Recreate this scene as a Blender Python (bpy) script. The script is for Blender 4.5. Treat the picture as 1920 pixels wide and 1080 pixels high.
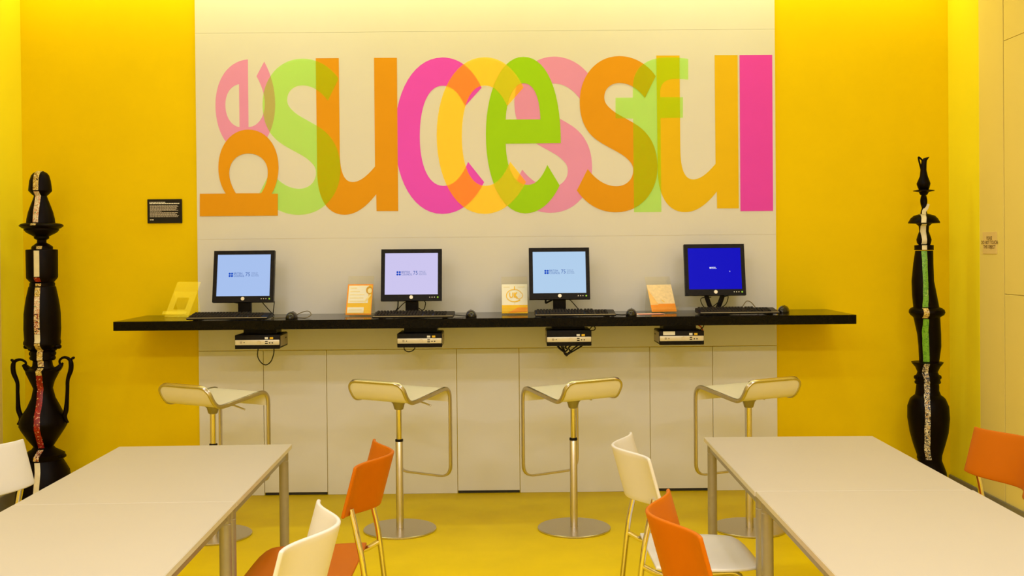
import bpy, bmesh, math, random
from mathutils import Vector, Matrix
random.seed(7)
for o in list(bpy.data.objects):
    bpy.data.objects.remove(o, do_unlink=True)
scene = bpy.context.scene
COL = scene.collection
PI = math.pi
R = math.radians

# ------------------------------------------------------------------ camera
cam_data = bpy.data.cameras.new('camera')
cam_data.sensor_width = 36.0
cam_data.lens = 1950.0 / 1920.0 * 36.0
cam_data.shift_y = -0.0311
cam_data.clip_start = 0.05
cam = bpy.data.objects.new('camera', cam_data)
COL.objects.link(cam)
def camera_matrix(loc, yaw, pitch, roll):
    cy, sy, cp, sp = math.cos(yaw), math.sin(yaw), math.cos(pitch), math.sin(pitch)
    fw = Vector((-sy * cp, cy * cp, sp)); rt = Vector((cy, sy, 0)); up = rt.cross(fw)
    c, s = math.cos(roll), math.sin(roll)
    r2 = rt * c + up * s; u2 = -rt * s + up * c
    m = Matrix((r2, u2, -fw)).transposed().to_4x4()
    m.translation = loc
    return m
cam.matrix_world = camera_matrix(Vector((0, -6.758, 1.6)), -0.00776, -0.00878, -0.00898)
scene.camera = cam

# ------------------------------------------------------------------ view, world, lights
vs = scene.view_settings
vs.view_transform = 'Standard'; vs.look = 'None'; vs.gamma = 1.0; vs.use_curve_mapping = False
vs.exposure = 0.0
world = bpy.data.worlds.new('world'); scene.world = world
world.use_nodes = True
world.node_tree.nodes['Background'].inputs[0].default_value = (1.0, 0.9, 0.7, 1)
world.node_tree.nodes['Background'].inputs[1].default_value = 0.05

ROOM_L, ROOM_R, ROOM_B, ROOM_F, ROOM_H = -3.116, 2.907, 0.012, -9.2, 3.62
def area(name, loc, sx, sy, power, color, rot=(0, 0, 0)):
    d = bpy.data.lights.new(name, 'AREA'); d.shape = 'RECTANGLE'
    d.size = sx; d.size_y = sy; d.energy = power; d.color = color
    o = bpy.data.objects.new(name, d); COL.objects.link(o)
    o.location = loc; o.rotation_euler = rot
    return o
WARM = (1.0, 0.99, 1.08)
COVE = (1.0, 1.0, 0.42)
area('cove_light', (-0.1045, -0.20, 3.52), 5.96, 0.12, 26, COVE, (R(-8), 0, 0))
PANELS = [(-2.0, -4.2), (-0.1, -4.2), (1.8, -4.2), (-2.0, -7.2), (-0.1, -7.2), (1.8, -7.2)]
for px, py in PANELS:
    area('ceiling_panel_light', (px, py, ROOM_H - 0.045), 1.15, 0.28, 20 if py > -5 else 60, WARM)

ADDED_FILLS = [(-1.55, -1.55), (1.45, -1.55)]  # added fill lamps out of view, there to brighten the side walls
for px, py in ADDED_FILLS:
    area('added_wall_fill', (px, py, ROOM_H - 0.03), 0.2, 0.2, 8, WARM)

# ------------------------------------------------------------------ materials
MATS = {}
def lin(r, g, b):
    f = lambda c: (c / 255 / 12.92) if c / 255 <= 0.04045 else ((c / 255 + 0.055) / 1.055) ** 2.4
    return (f(r), f(g), f(b))
def mat(name, color, rough=0.5, metal=0.0, var=0.0, scale=8.0, bump=0.0, bscale=60.0, spec=0.5, coat=0.0, stretch=None):
    """procedural principled material: base colour varied by noise, optional bump"""
    if name in MATS: return MATS[name]
    m = bpy.data.materials.new(name); m.use_nodes = True
    nt = m.node_tree; bs = nt.nodes['Principled BSDF']
    bs.inputs['Roughness'].default_value = rough; bs.inputs['Metallic'].default_value = metal
    bs.inputs['Specular IOR Level'].default_value = spec
    if coat: bs.inputs['Coat Weight'].default_value = coat; bs.inputs['Coat Roughness'].default_value = 0.08
    bs.inputs['Base Color'].default_value = (*color, 1)
    tc = nt.nodes.new('ShaderNodeTexCoord'); mp = nt.nodes.new('ShaderNodeMapping')
    nt.links.new(tc.outputs['Object'], mp.inputs['Vector'])
    if stretch: mp.inputs['Scale'].default_value = stretch
    if var > 0:
        nz = nt.nodes.new('ShaderNodeTexNoise'); nz.inputs['Scale'].default_value = scale; nz.inputs['Detail'].default_value = 5
        nt.links.new(mp.outputs['Vector'], nz.inputs['Vector'])
        rp = nt.nodes.new('ShaderNodeValToRGB')
        rp.color_ramp.elements[0].position = 0.3; rp.color_ramp.elements[1].position = 0.7
        rp.color_ramp.elements[0].color = (*[max(0, c * (1 - var)) for c in color], 1)
        rp.color_ramp.elements[1].color = (*[min(1, c * (1 + var)) for c in color], 1)
        nt.links.new(nz.outputs['Fac'], rp.inputs['Fac']); nt.links.new(rp.outputs['Color'], bs.inputs['Base Color'])
    if bump > 0:
        nb = nt.nodes.new('ShaderNodeTexNoise'); nb.inputs['Scale'].default_value = bscale; nb.inputs['Detail'].default_value = 3
        nt.links.new(mp.outputs['Vector'], nb.inputs['Vector'])
        bp = nt.nodes.new('ShaderNodeBump'); bp.inputs['Strength'].default_value = bump; bp.inputs['Distance'].default_value = 0.002
        nt.links.new(nb.outputs['Fac'], bp.inputs['Height']); nt.links.new(bp.outputs['Normal'], bs.inputs['Normal'])
    MATS[name] = m
    return m
def film(name, diff, trans):
    """translucent coloured film: own pigment plus tinted see-through"""
    m = bpy.data.materials.new(name); m.use_nodes = True; nt = m.node_tree
    nt.nodes.remove(nt.nodes['Principled BSDF']); out = nt.nodes['Material Output']
    d = nt.nodes.new('ShaderNodeBsdfDiffuse'); d.inputs['Color'].default_value = (*diff, 1)
    t = nt.nodes.new('ShaderNodeBsdfTransparent'); t.inputs['Color'].default_value = (*trans, 1)
    a = nt.nodes.new('ShaderNodeAddShader')
    nt.links.new(d.outputs[0], a.inputs[0]); nt.links.new(t.outputs[0], a.inputs[1]); nt.links.new(a.outputs[0], out.inputs['Surface'])
    MATS[name] = m
    return m
def acrylic(name, tint, haze):
    m = bpy.data.materials.new(name); m.use_nodes = True; nt = m.node_tree
    nt.nodes.remove(nt.nodes['Principled BSDF']); out = nt.nodes['Material Output']
    t = nt.nodes.new('ShaderNodeBsdfTransparent'); t.inputs['Color'].default_value = (*tint, 1)
    d = nt.nodes.new('ShaderNodeBsdfDiffuse'); d.inputs['Color'].default_value = (*haze, 1)
    a = nt.nodes.new('ShaderNodeAddShader')
    g = nt.nodes.new('ShaderNodeBsdfGlossy'); g.inputs['Roughness'].default_value = 0.04
    mx = nt.nodes.new('ShaderNodeMixShader'); mx.inputs[0].default_value = 0.05
    nt.links.new(t.outputs[0], a.inputs[0]); nt.links.new(d.outputs[0], a.inputs[1])
    nt.links.new(a.outputs[0], mx.inputs[1]); nt.links.new(g.outputs[0], mx.inputs[2])
    nt.links.new(mx.outputs[0], out.inputs['Surface'])
    MATS[name] = m
    return m
def emit(name, color, strength, var=0.0):
    m = bpy.data.materials.new(name); m.use_nodes = True; nt = m.node_tree
    bs = nt.nodes['Principled BSDF']
    bs.inputs['Base Color'].default_value = (0.0, 0.0, 0.0, 1); bs.inputs['Roughness'].default_value = 0.3; bs.inputs['Specular IOR Level'].default_value = 0.06
    bs.inputs['Emission Color'].default_value = (*color, 1); bs.inputs['Emission Strength'].default_value = strength
    MATS[name] = m
    return m
def patchwork(name, cols, scale=60.0, rough=0.4):
    """inlay of painted shards: voronoi cells drawn from a palette"""
    m = bpy.data.materials.new(name); m.use_nodes = True; nt = m.node_tree
    bs = nt.nodes['Principled BSDF']; bs.inputs['Roughness'].default_value = rough
    tc = nt.nodes.new('ShaderNodeTexCoord')
    vo = nt.nodes.new('ShaderNodeTexNoise'); vo.inputs['Scale'].default_value = scale; vo.inputs['Detail'].default_value = 1.5
    vo.inputs['Distortion'].default_value = 1.2
    nt.links.new(tc.outputs['Object'], vo.inputs['Vector'])
    rp = nt.nodes.new('ShaderNodeValToRGB'); rp.color_ramp.interpolation = 'CONSTANT'
    n = len(cols)
    while len(rp.color_ramp.elements) < n: rp.color_ramp.elements.new(0.5)
    for i, c in enumerate(cols):
        rp.color_ramp.elements[i].position = 0 if i == 0 else 0.33 + 0.34 * (i - 1) / max(1, n - 2) if n > 2 else 0.5 * i
        rp.color_ramp.elements[i].color = (*c, 1)
    nt.links.new(vo.outputs['Fac'], rp.inputs['Fac']); nt.links.new(rp.outputs['Color'], bs.inputs['Base Color'])
    MATS[name] = m
    return m

YELLOW = mat('yellow_wall_paint', (0.87, 0.625, 0.0008), 0.8, var=0.02, scale=3, bump=0.03, bscale=180, spec=0.1)
YELLOW_BOUNCE = mat('yellow_wall_bounce_light', (0.97, 0.84, 0.02), 0.7, var=0.02, scale=3, bump=0.03, bscale=180, spec=0.15)  # brighter yellow: bounce light near the corners put into the wall colour
CREAM_BOUNCE = mat('side_panel_bounce_tint', (0.86, 0.71, 0.22), 0.45, var=0.02, scale=2, spec=0.35)  # yellow bounce light on white side panels put into their base colour
WHITE = mat('white_panel_laminate', (0.78, 0.77, 0.76), 0.5, var=0.015, scale=2.5, spec=0.3)
DARKGAP = mat('dark_recess', (0.03, 0.027, 0.02), 0.9)
CEIL = mat('ceiling_paint', (0.85, 0.83, 0.78), 0.9, var=0.01, scale=2)
FRONTWALL = mat('far_room_wall_paint', (0.75, 0.68, 0.5), 0.9, var=0.02, scale=1)
BASEB = mat('grey_skirting', (0.20, 0.18, 0.13), 0.4, var=0.05, scale=10)
GRANITE = mat('black_polished_stone', (0.004, 0.003, 0.002), 0.12, var=0.5, scale=220, spec=0.08)
STEEL = mat('brushed_steel', (0.62, 0.58, 0.52), 0.30, 1.0, var=0.05, scale=200, stretch=(1, 1, 0.05))
CHROME = mat('chrome_tube', (0.72, 0.68, 0.62), 0.10, 1.0, var=0.02, scale=20)
GREYMETAL = mat('grey_painted_metal', (0.36, 0.33, 0.28), 0.38, 0.55, var=0.03, scale=40)
SEATWHITE = mat('white_lacquered_board', (0.84, 0.80, 0.66), 0.32, var=0.01, scale=5)
TABLETOP = mat('white_table_laminate', (0.53, 0.48, 0.385), 0.45, var=0.012, scale=3, spec=0.2)
TABLEEDGE = mat('table_edge_band', (0.60, 0.54, 0.40), 0.5, var=0.02, scale=6)
ORANGE = mat('orange_plastic', (0.52, 0.13, 0.001), 0.45, var=0.03, scale=6, bump=0.04, bscale=300, spec=0.15)
CHWHITE = mat('white_plastic', (0.70, 0.67, 0.62), 0.38, var=0.015, scale=6, bump=0.03, bscale=300, spec=0.3)
BLACKP = mat('black_plastic', (0.012, 0.010, 0.009), 0.35, var=0.2, scale=60, spec=0.08)
BLACKG = mat('black_gloss_plastic', (0.010, 0.009, 0.008), 0.12, var=0.1, scale=30, spec=0.5)
KEYM = mat('black_key_plastic', (0.025, 0.020, 0.014), 0.45, var=0.2, scale=40, spec=0.08)
KEYTRIM = mat('grey_key_trim', (0.42, 0.35, 0.24), 0.4, var=0.05, scale=30)
SILVER = mat('silver_plastic', (0.70, 0.64, 0.50), 0.30, 0.3, var=0.03, scale=30)
CABLE = mat('black_cable', (0.008, 0.007, 0.006), 0.45, var=0.1, scale=50, spec=0.2)
CABLEB = mat('bronze_cable', (0.16, 0.12, 0.04), 0.35, var=0.1, scale=50)
CABLER = mat('red_cable', (0.55, 0.03, 0.01), 0.4, var=0.1, scale=50)
EBONY = mat('dark_stained_wood', (0.0035, 0.0012, 0.0008), 0.4, var=0.5, scale=25, bump=0.08, bscale=40, stretch=(1, 1, 0.15), spec=0.08)
PAPERW = mat('white_paper', (0.88, 0.86, 0.78), 0.7, var=0.01, scale=9)
PRINTO = mat('orange_print', (0.90, 0.30, 0.005), 0.5, var=0.05, scale=20)
PRINTY = mat('yellow_print', (0.90, 0.55, 0.01), 0.5, var=0.04, scale=20)
PRINTP = mat('pale_orange_print', (0.88, 0.68, 0.40), 0.55, var=0.10, scale=60)
PRINTG = mat('faint_print', (0.85, 0.74, 0.42), 0.6, var=0.05, scale=30)
PRINTPK = mat('pink_print', (0.85, 0.35, 0.30), 0.6, var=0.1, scale=30)
PLAQUE = mat('black_plaque_board', (0.010, 0.008, 0.006), 0.45, var=0.1, scale=20, spec=0.2)
PLTEXT = mat('plaque_text_print', (0.62, 0.55, 0.47), 0.6, var=0.05, scale=30)
PLTEXT2 = mat('plaque_heading_print', (0.9, 0.87, 0.82), 0.6, var=0.02, scale=30)
SIGNP = mat('cream_sign_card', (0.80, 0.60, 0.25), 0.5, var=0.02, scale=9)
SIGNT = mat('brown_sign_print', (0.12, 0.05, 0.005), 0.6, var=0.05, scale=30)
ACRY = acrylic('clear_acrylic', (0.98, 0.97, 0.93), (0.02, 0.018, 0.006))
ACRY_GLARE = acrylic('clear_acrylic_painted_glare', (0.985, 0.98, 0.93), (0.13, 0.12, 0.012))  # lamp reflection on clear acrylic painted in as a yellow diffuse haze
IVORY = mat('ivory_inlay', (0.78, 0.70, 0.48), 0.35, var=0.06, scale=30)
INL_FLORAL = patchwork('floral_ivory_inlay', [lin(215, 205, 170), lin(225, 215, 185), lin(205, 150, 110), lin(235, 225, 200), lin(120, 140, 90)], 55)
INL_GOLD = patchwork('gold_shard_inlay', [lin(60, 40, 10), lin(200, 165, 60), lin(225, 205, 130), lin(150, 110, 30), lin(230, 220, 180)], 50)
INL_MULTI = patchwork('patterned_shard_inlay', [lin(20, 18, 25), lin(215, 170, 70), lin(225, 215, 190), lin(170, 80, 20), lin(35, 30, 45), lin(200, 180, 140)], 55)
INL_RED = patchwork('red_shard_inlay', [lin(225, 205, 120), lin(150, 12, 8), lin(120, 5, 5), lin(170, 25, 15), lin(230, 220, 190)], 45)
INL_GREEN = patchwork('green_enamel_inlay', [lin(70, 130, 20), lin(105, 165, 35), lin(120, 180, 45), lin(90, 150, 30), lin(150, 190, 80)], 35)
INL_CHINA = patchwork('blue_and_white_shard_inlay', [lin(10, 10, 16), lin(205, 180, 130), lin(55, 60, 85), lin(225, 215, 185), lin(25, 25, 35), lin(190, 150, 90)], 38)

# ------------------------------------------------------------------ mesh helpers
def smooth_mesh(me, angle=40):
    me.set_sharp_from_angle(angle=R(angle)) if hasattr(me, 'set_sharp_from_angle') else None
    for p in me.polygons: p.use_smooth = True
def link(name, me, m, parent=None, loc=(0, 0, 0), smooth=0):
    if m is not None and len(me.materials) == 0: me.materials.append(m)
    if smooth: 
        for p in me.polygons: p.use_smooth = True
        me.set_sharp_from_angle(angle=R(smooth))
    o = bpy.data.objects.new(name, me); COL.objects.link(o)
    o.location = loc
    if parent: o.parent = parent
    return o
def thing(name, label, cat, loc=(0, 0, 0), rz=0.0, group=None):
    o = bpy.data.objects.new(name, None); COL.objects.link(o)
    o.empty_display_size = 0.1
    o.location = loc; o.rotation_euler = (0, 0, rz)
    return tag(o, label, cat, group)
def tag(o, label, cat, group=None):
    o['label'] = label; o['category'] = cat
    if group: o['group'] = group
    return o
def struct(o, label=None):
    o['kind'] = 'structure'
    if label: o['label'] = label
    return o
def from_bm(bm, name='m'):
    me = bpy.data.meshes.new(name); bmesh.ops.recalc_face_normals(bm, faces=bm.faces[:]); bm.to_mesh(me); bm.free()
    return me
def bm_box(bm, x0, x1, y0, y1, z0, z1):
    vs_ = [bm.verts.new((x, y, z)) for z in (z0, z1) for y in (y0, y1) for x in (x0, x1)]
    for f in ((0, 2, 3, 1), (4, 5, 7, 6), (0, 1, 5, 4), (2, 6, 7, 3), (0, 4, 6, 2), (1, 3, 7, 5)):
        bm.faces.new([vs_[i] for i in f])
def box_me(x0, x1, y0, y1, z0, z1, bev=0.0, seg=2):
    bm = bmesh.new(); bm_box(bm, x0, x1, y0, y1, z0, z1)
    if bev: bmesh.ops.bevel(bm, geom=bm.edges[:], offset=bev, segments=seg, profile=0.5, affect='EDGES')
    return from_bm(bm)
def boxes_me(lst):
    bm = bmesh.new()
    for b in lst: bm_box(bm, *b)
    return from_bm(bm)
def spline(pts, n=6):
    """Catmull-Rom through the points"""
    P = [Vector(p) for p in pts]; out = []
    for i in range(len(P) - 1):
        p0 = P[i - 1] if i else P[0] * 2 - P[1]; p1, p2 = P[i], P[i + 1]
        p3 = P[i + 2] if i + 2 < len(P) else P[-1] * 2 - P[-2]
        for k in range(n):
            t = k / n
            out.append(0.5 * ((2 * p1) + (p2 - p0) * t + (2 * p0 - 5 * p1 + 4 * p2 - p3) * t * t + (3 * p1 - p0 - 3 * p2 + p3) * t ** 3))
    out.append(P[-1]); return out
def round_poly(pts, rad, n=5):
    """polyline with rounded corners; rad: number or list per inner corner"""
    P = [Vector(p) for p in pts]; out = [P[0]]
    for i in range(1, len(P) - 1):
        r = rad[i - 1] if isinstance(rad, (list, tuple)) else rad
        a, b, c = P[i - 1], P[i], P[i + 1]
        d1 = (a - b); d2 = (c - b); r = min(r, d1.length * 0.49, d2.length * 0.49)
        s = b + d1.normalized() * r; e = b + d2.normalized() * r
        for k in range(n + 1):
            t = k / n; out.append(s * (1 - t) ** 2 + b * 2 * t * (1 - t) + e * t * t)
    out.append(P[-1]); return out
def sweep_me(path, section, up=(0, 0, 1), radii=None, cap=True, bm=None):
    """sweep a 2D section (list of (a,b)) along path with parallel transport"""
    own = bm is None
    if own: bm = bmesh.new()
    P = [Vector(p) for p in path]; n = len(P)
    T = []
    for i in range(n):
        t = (P[min(i + 1, n - 1)] - P[max(i - 1, 0)]); T.append(t.normalized())
    N = Vector(up) - T[0] * Vector(up).dot(T[0])
    if N.length < 1e-4: N = Vector((1, 0, 0)) - T[0] * T[0].x
    N.normalize(); rings = []
    for i in range(n):
        if i:
            q = T[i - 1].rotation_difference(T[i]); N = (q @ N); N = (N - T[i] * N.dot(T[i])).normalized()
        Bv = T[i].cross(N); k = radii[i] if radii else 1.0
        rings.append([bm.verts.new(P[i] + N * a * k + Bv * b * k) for a, b in section])
    m = len(section)
    for i in range(n - 1):
        for j in range(m):
            bm.faces.new((rings[i][j], rings[i][(j + 1) % m], rings[i + 1][(j + 1) % m], rings[i + 1][j]))
    if cap:
        bm.faces.new(rings[0][::-1]); bm.faces.new(rings[-1])
    return from_bm(bm) if own else None
def circ(r, n=10): return [(r * math.cos(2 * PI * k / n), r * math.sin(2 * PI * k / n)) for k in range(n)]
def rrect(a, b, r, n=3):
    out = []
    for cx, cy, s in ((a - r, b - r, 0), (-a + r, b - r, 1), (-a + r, -b + r, 2), (a - r, -b + r, 3)):
        for k in range(n):
            t = PI / 2 * (s + k / (n - 1)); out.append((cx + r * math.cos(t), cy + r * math.sin(t)))
    return out
def tube_me(pts, r, n=10, smoothpath=0, radii=None):
    path = spline(pts, smoothpath) if smoothpath else pts
    return sweep_me(path, circ(r, n), radii=radii)
def lathe_me(prof, seg=40, cap=True):
    """prof: list of (z, cx, r) or (z, cx, r, squash, twist)"""
    bm = bmesh.new(); rings = []
    for pr in prof:
        z, cx, r = pr[:3]; sq = pr[3] if len(pr) > 3 else 1.0; tw = pr[4] if len(pr) > 4 else 0.0
        ring = []
        for k in range(seg):
            a = 2 * PI * k / seg
            rr = r * (1 + (sq - 1) * (0.5 - 0.5 * math.cos(2 * (a - tw))))
            ring.append(bm.verts.new((cx + rr * math.cos(a), rr * math.sin(a), z)))
        rings.append(ring)
    for i in range(len(rings) - 1):
        for k in range(seg):
            bm.faces.new((rings[i][k], rings[i][(k + 1) % seg], rings[i + 1][(k + 1) % seg], rings[i + 1][k]))
    if cap:
        bm.faces.new(rings[0]); bm.faces.new(rings[-1])
    return from_bm(bm)
def poly_me(loops, plane='xz', off=0.0):
    """filled flat polygon with holes from coordinate loops"""
    cu = bpy.data.curves.new('c', 'CURVE'); cu.dimensions = '2D'; cu.fill_mode = 'BOTH'
    for lp in loops:
        s = cu.splines.new('POLY'); s.points.add(len(lp) - 1); s.use_cyclic_u = True
        for q, (a, b) in zip(s.points, lp): q.co = (a, b, 0, 1)
    return curve_to_mesh(cu, plane, off)
def curve_to_mesh(cu, plane='xz', off=0.0):
    o = bpy.data.objects.new('tmp', cu); COL.objects.link(o)
    dg = bpy.context.evaluated_depsgraph_get()
    me = bpy.data.meshes.new_from_object(o.evaluated_get(dg))
    bpy.data.objects.remove(o, do_unlink=True)
    me.materials.clear()
    if plane == 'xz':
        for v in me.vertices: v.co = (v.co.x, off, v.co.y)
    return me
def text_me(s, size, align='CENTER', xs=1.0, bold=0.0, plane='xz'):
    cu = bpy.data.curves.new('t', 'FONT'); cu.body = s; cu.size = size
    cu.align_x = align; cu.align_y = 'CENTER'; cu.offset = bold; cu.resolution_u = 3
    cu.extrude = 0.0
    me = curve_to_mesh(cu, plane)
    for v in me.vertices: v.co.x *= xs
    return me
def join_me(mes, mats=None):
    bm = bmesh.new()
    for me in mes: bm.from_mesh(me)
    out = bpy.data.meshes.new('joined'); bm.to_mesh(out); bm.free()
    return out
def shift_me(me, dx=0, dy=0, dz=0):
    for v in me.vertices: v.co += Vector((dx, dy, dz))
    return me
def copy_tree(o, parent=None):
    c = o.copy(); COL.objects.link(c); c.parent = parent
    for ch in list(o.children): copy_tree(ch, c)
    return c
def svg_loops(path, n=14):
    loops = []; cur = None; toks = path.replace(',', ' ').split(); i = 0; cmd = None
    while i < len(toks):
        if toks[i] in 'MCLZ':
            cmd = toks[i]; i += 1
            if cmd == 'Z': continue
        if cmd in 'ML':
            p = (float(toks[i]), float(toks[i + 1])); i += 2
            if cmd == 'M': cur = [p]; loops.append(cur)
            else: cur.append(p)
        else:
            a = cur[-1]; b, c, d = [(float(toks[i + 2 * k]), float(toks[i + 2 * k + 1])) for k in range(3)]; i += 6
            for k in range(1, n + 1):
                t = k / n; u = 1 - t
                cur.append(tuple(u ** 3 * a[j] + 3 * u * u * t * b[j] + 3 * u * t * t * c[j] + t ** 3 * d[j] for j in (0, 1)))
    for lp in loops:
        if math.dist(lp[0], lp[-1]) < 1e-4: lp.pop()
    return loops

# ------------------------------------------------------------------ room shell
struct(link('floor', box_me(ROOM_L - .1, ROOM_R + .1, ROOM_F - .1, 0.12, -0.1, 0), mat('yellow_linoleum', (0.78, 0.58, 0.002), 0.5, var=0.035, scale=5, bump=0.03, bscale=90, spec=0.15)), 'bright yellow mottled linoleum floor')
struct(link('ceiling', box_me(ROOM_L - .1, ROOM_R + .1, ROOM_F - .1, 0.12, ROOM_H, ROOM_H + .1), CEIL))
wb = struct(link('wall_back', box_me(ROOM_L - .1, ROOM_R + .1, ROOM_B, 0.12, 0, ROOM_H), YELLOW), 'yellow painted wall behind the white panelling')
struct(link('wall_front', box_me(ROOM_L - .1, ROOM_R + .1, ROOM_F - .1, ROOM_F, 0, ROOM_H), FRONTWALL))
PX0, PX1 = -1.988, 1.775
xs = [PX0, -1.568, -1.159, -0.314, 0.092, 0.943, 1.353, PX1]
def panel(name, x0, x1, z0, z1, label=None, gb=.002, gt=.002):
    o = link(name, box_me(x0 + .002, x1 - .002, 0.0, ROOM_B + .0005, z0 + gb, z1 - gt, 0.0005, 1), WHITE, wb)
    if label: o['label'] = label
    return o
panel('wall_panel', PX0, PX1, 3.001, ROOM_H - .002, None, .0005)
panel('wall_panel', PX0, PX1, 1.667, 3.001, 'wide white panel carrying the coloured letters', .0003, .0005)
panel('wall_panel', PX0, PX1, 0.942, 1.667, None, .002, .0003)
for i in range(7):
    door = i in (1, 3, 5)
    panel('cupboard_door' if door else 'wall_panel', xs[i], xs[i + 1], 0.016 if door else -0.001, 0.942)
# black kick slots under the three flush doors and the dark backing of the joints
for i in (1, 3, 5):
    link('door_slot', box_me(xs[i] + .003, xs[i + 1] - .003, 0.004, ROOM_B + .0004, 0.0005, 0.015), DARKGAP, wb)
def side_wall(name, x_in, sgn, strip, zs):
    w = struct(link(name, box_me(min(x_in, x_in + sgn * .1), max(x_in, x_in + sgn * .1), ROOM_F - .1, 0.12, 0, ROOM_H), CREAM_BOUNCE))
    return w
wl = side_wall('wall_left', ROOM_L - .012, -1, 0.3, ())
wr = side_wall('wall_right', ROOM_R + .012, 1, 0.3, ())
def side_panel(w, x, sgn, y0, y1, z0, z1, m):
    a, b = sorted((x, x + sgn * .0125))
    return link('wall_panel', box_me(a, b, y0, y1, z0, z1, 0.001, 1), m, w)
side_panel(wr, ROOM_R, 1, -0.425, ROOM_B, 0, ROOM_H, YELLOW_BOUNCE)  # strip carries the corner's yellow bounce light in its colour
side_panel(wr, ROOM_R, 1, -0.732, -0.425, 0, ROOM_H, CREAM_BOUNCE)
for y0, y1 in ((-2.2, -0.742), (-3.7, -2.204), (-5.2, -3.704), (-6.7, -5.204), (-9.2, -6.704)):
    for z0, z1 in ((0, 1.3), (1.303, 2.767), (2.770, ROOM_H)):
        side_panel(wr, ROOM_R, 1, y0, y1, z0, z1, CREAM_BOUNCE)
link('joint_strip', box_me(ROOM_R + .006, ROOM_R + .0125, -0.742, -0.732, 0, ROOM_H), BASEB, wr)
side_panel(wl, ROOM_L, -1, -0.295, ROOM_B, 0, ROOM_H, YELLOW_BOUNCE)
for y0, y1 in ((-1.8, -0.295), (-3.3, -1.804), (-4.8, -3.304), (-6.3, -4.804), (-9.2, -6.304)):
    side_panel(wl, ROOM_L, -1, y0, y1, 0, ROOM_H, CREAM_BOUNCE)
struct(link('baseboard_right', box_me(ROOM_R - .014, ROOM_R, ROOM_F, 0.0, 0, 0.09, 0.002, 1), BASEB))
struct(link('baseboard_left', box_me(ROOM_L, ROOM_L + .014, ROOM_F, 0.0, 0, 0.09, 0.002, 1), BASEB))
for i, (px, py) in enumerate(PANELS):
    t = thing('ceiling_light', 'slim white rectangular ceiling light above the tables' if i < 3 else 'slim white rectangular ceiling light behind the tables', 'light', (px, py, ROOM_H), 0, 'rectangular ceiling lights')
    link('frame', boxes_me([(-.62, .62, -.18, -.145, -.04, -.0005), (-.62, .62, .145, .18, -.04, -.0005), (-.62, -.585, -.145, .145, -.04, -.0005), (.585, .62, -.145, .145, -.04, -.0005)]), CEIL, t)
    link('diffuser', box_me(-.585, .585, -.145, .145, -.02, -.001), emit('diffuser_glow_%d' % i, WARM, 1.5), t)
t = thing('cove_light_fitting', 'long slim cove lamp fixed above the back wall', 'light', (-0.1, -0.20, ROOM_H))
link('housing', box_me(-2.98, 2.98, -.08, .08, -.075, -.0005, .004), CEIL, t)
for (px, py), lb in zip(ADDED_FILLS, ('added unseen fill light on the side of the scroll-handled sculpture', 'added unseen fill light on the side of the vase sculpture')):
    t = thing('added_downlight', lb, 'light', (px, py, ROOM_H), 0, 'added ceiling fill lights')  # unseen fittings added around the side wall fill lamps
    for k, b in enumerate(((-.13, .13, -.13, -.105), (-.13, .13, .105, .13), (-.13, -.105, -.105, .105), (.105, .13, -.105, .105))):
        link('rim', box_me(*b, -.025, -.0005), CEIL, t)
    link('lamp_pane', box_me(-.105, .105, -.105, .105, -.012, -.0006), emit('added_fill_glow_%d' % (px > 0), WARM, 1.5), t)

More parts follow.
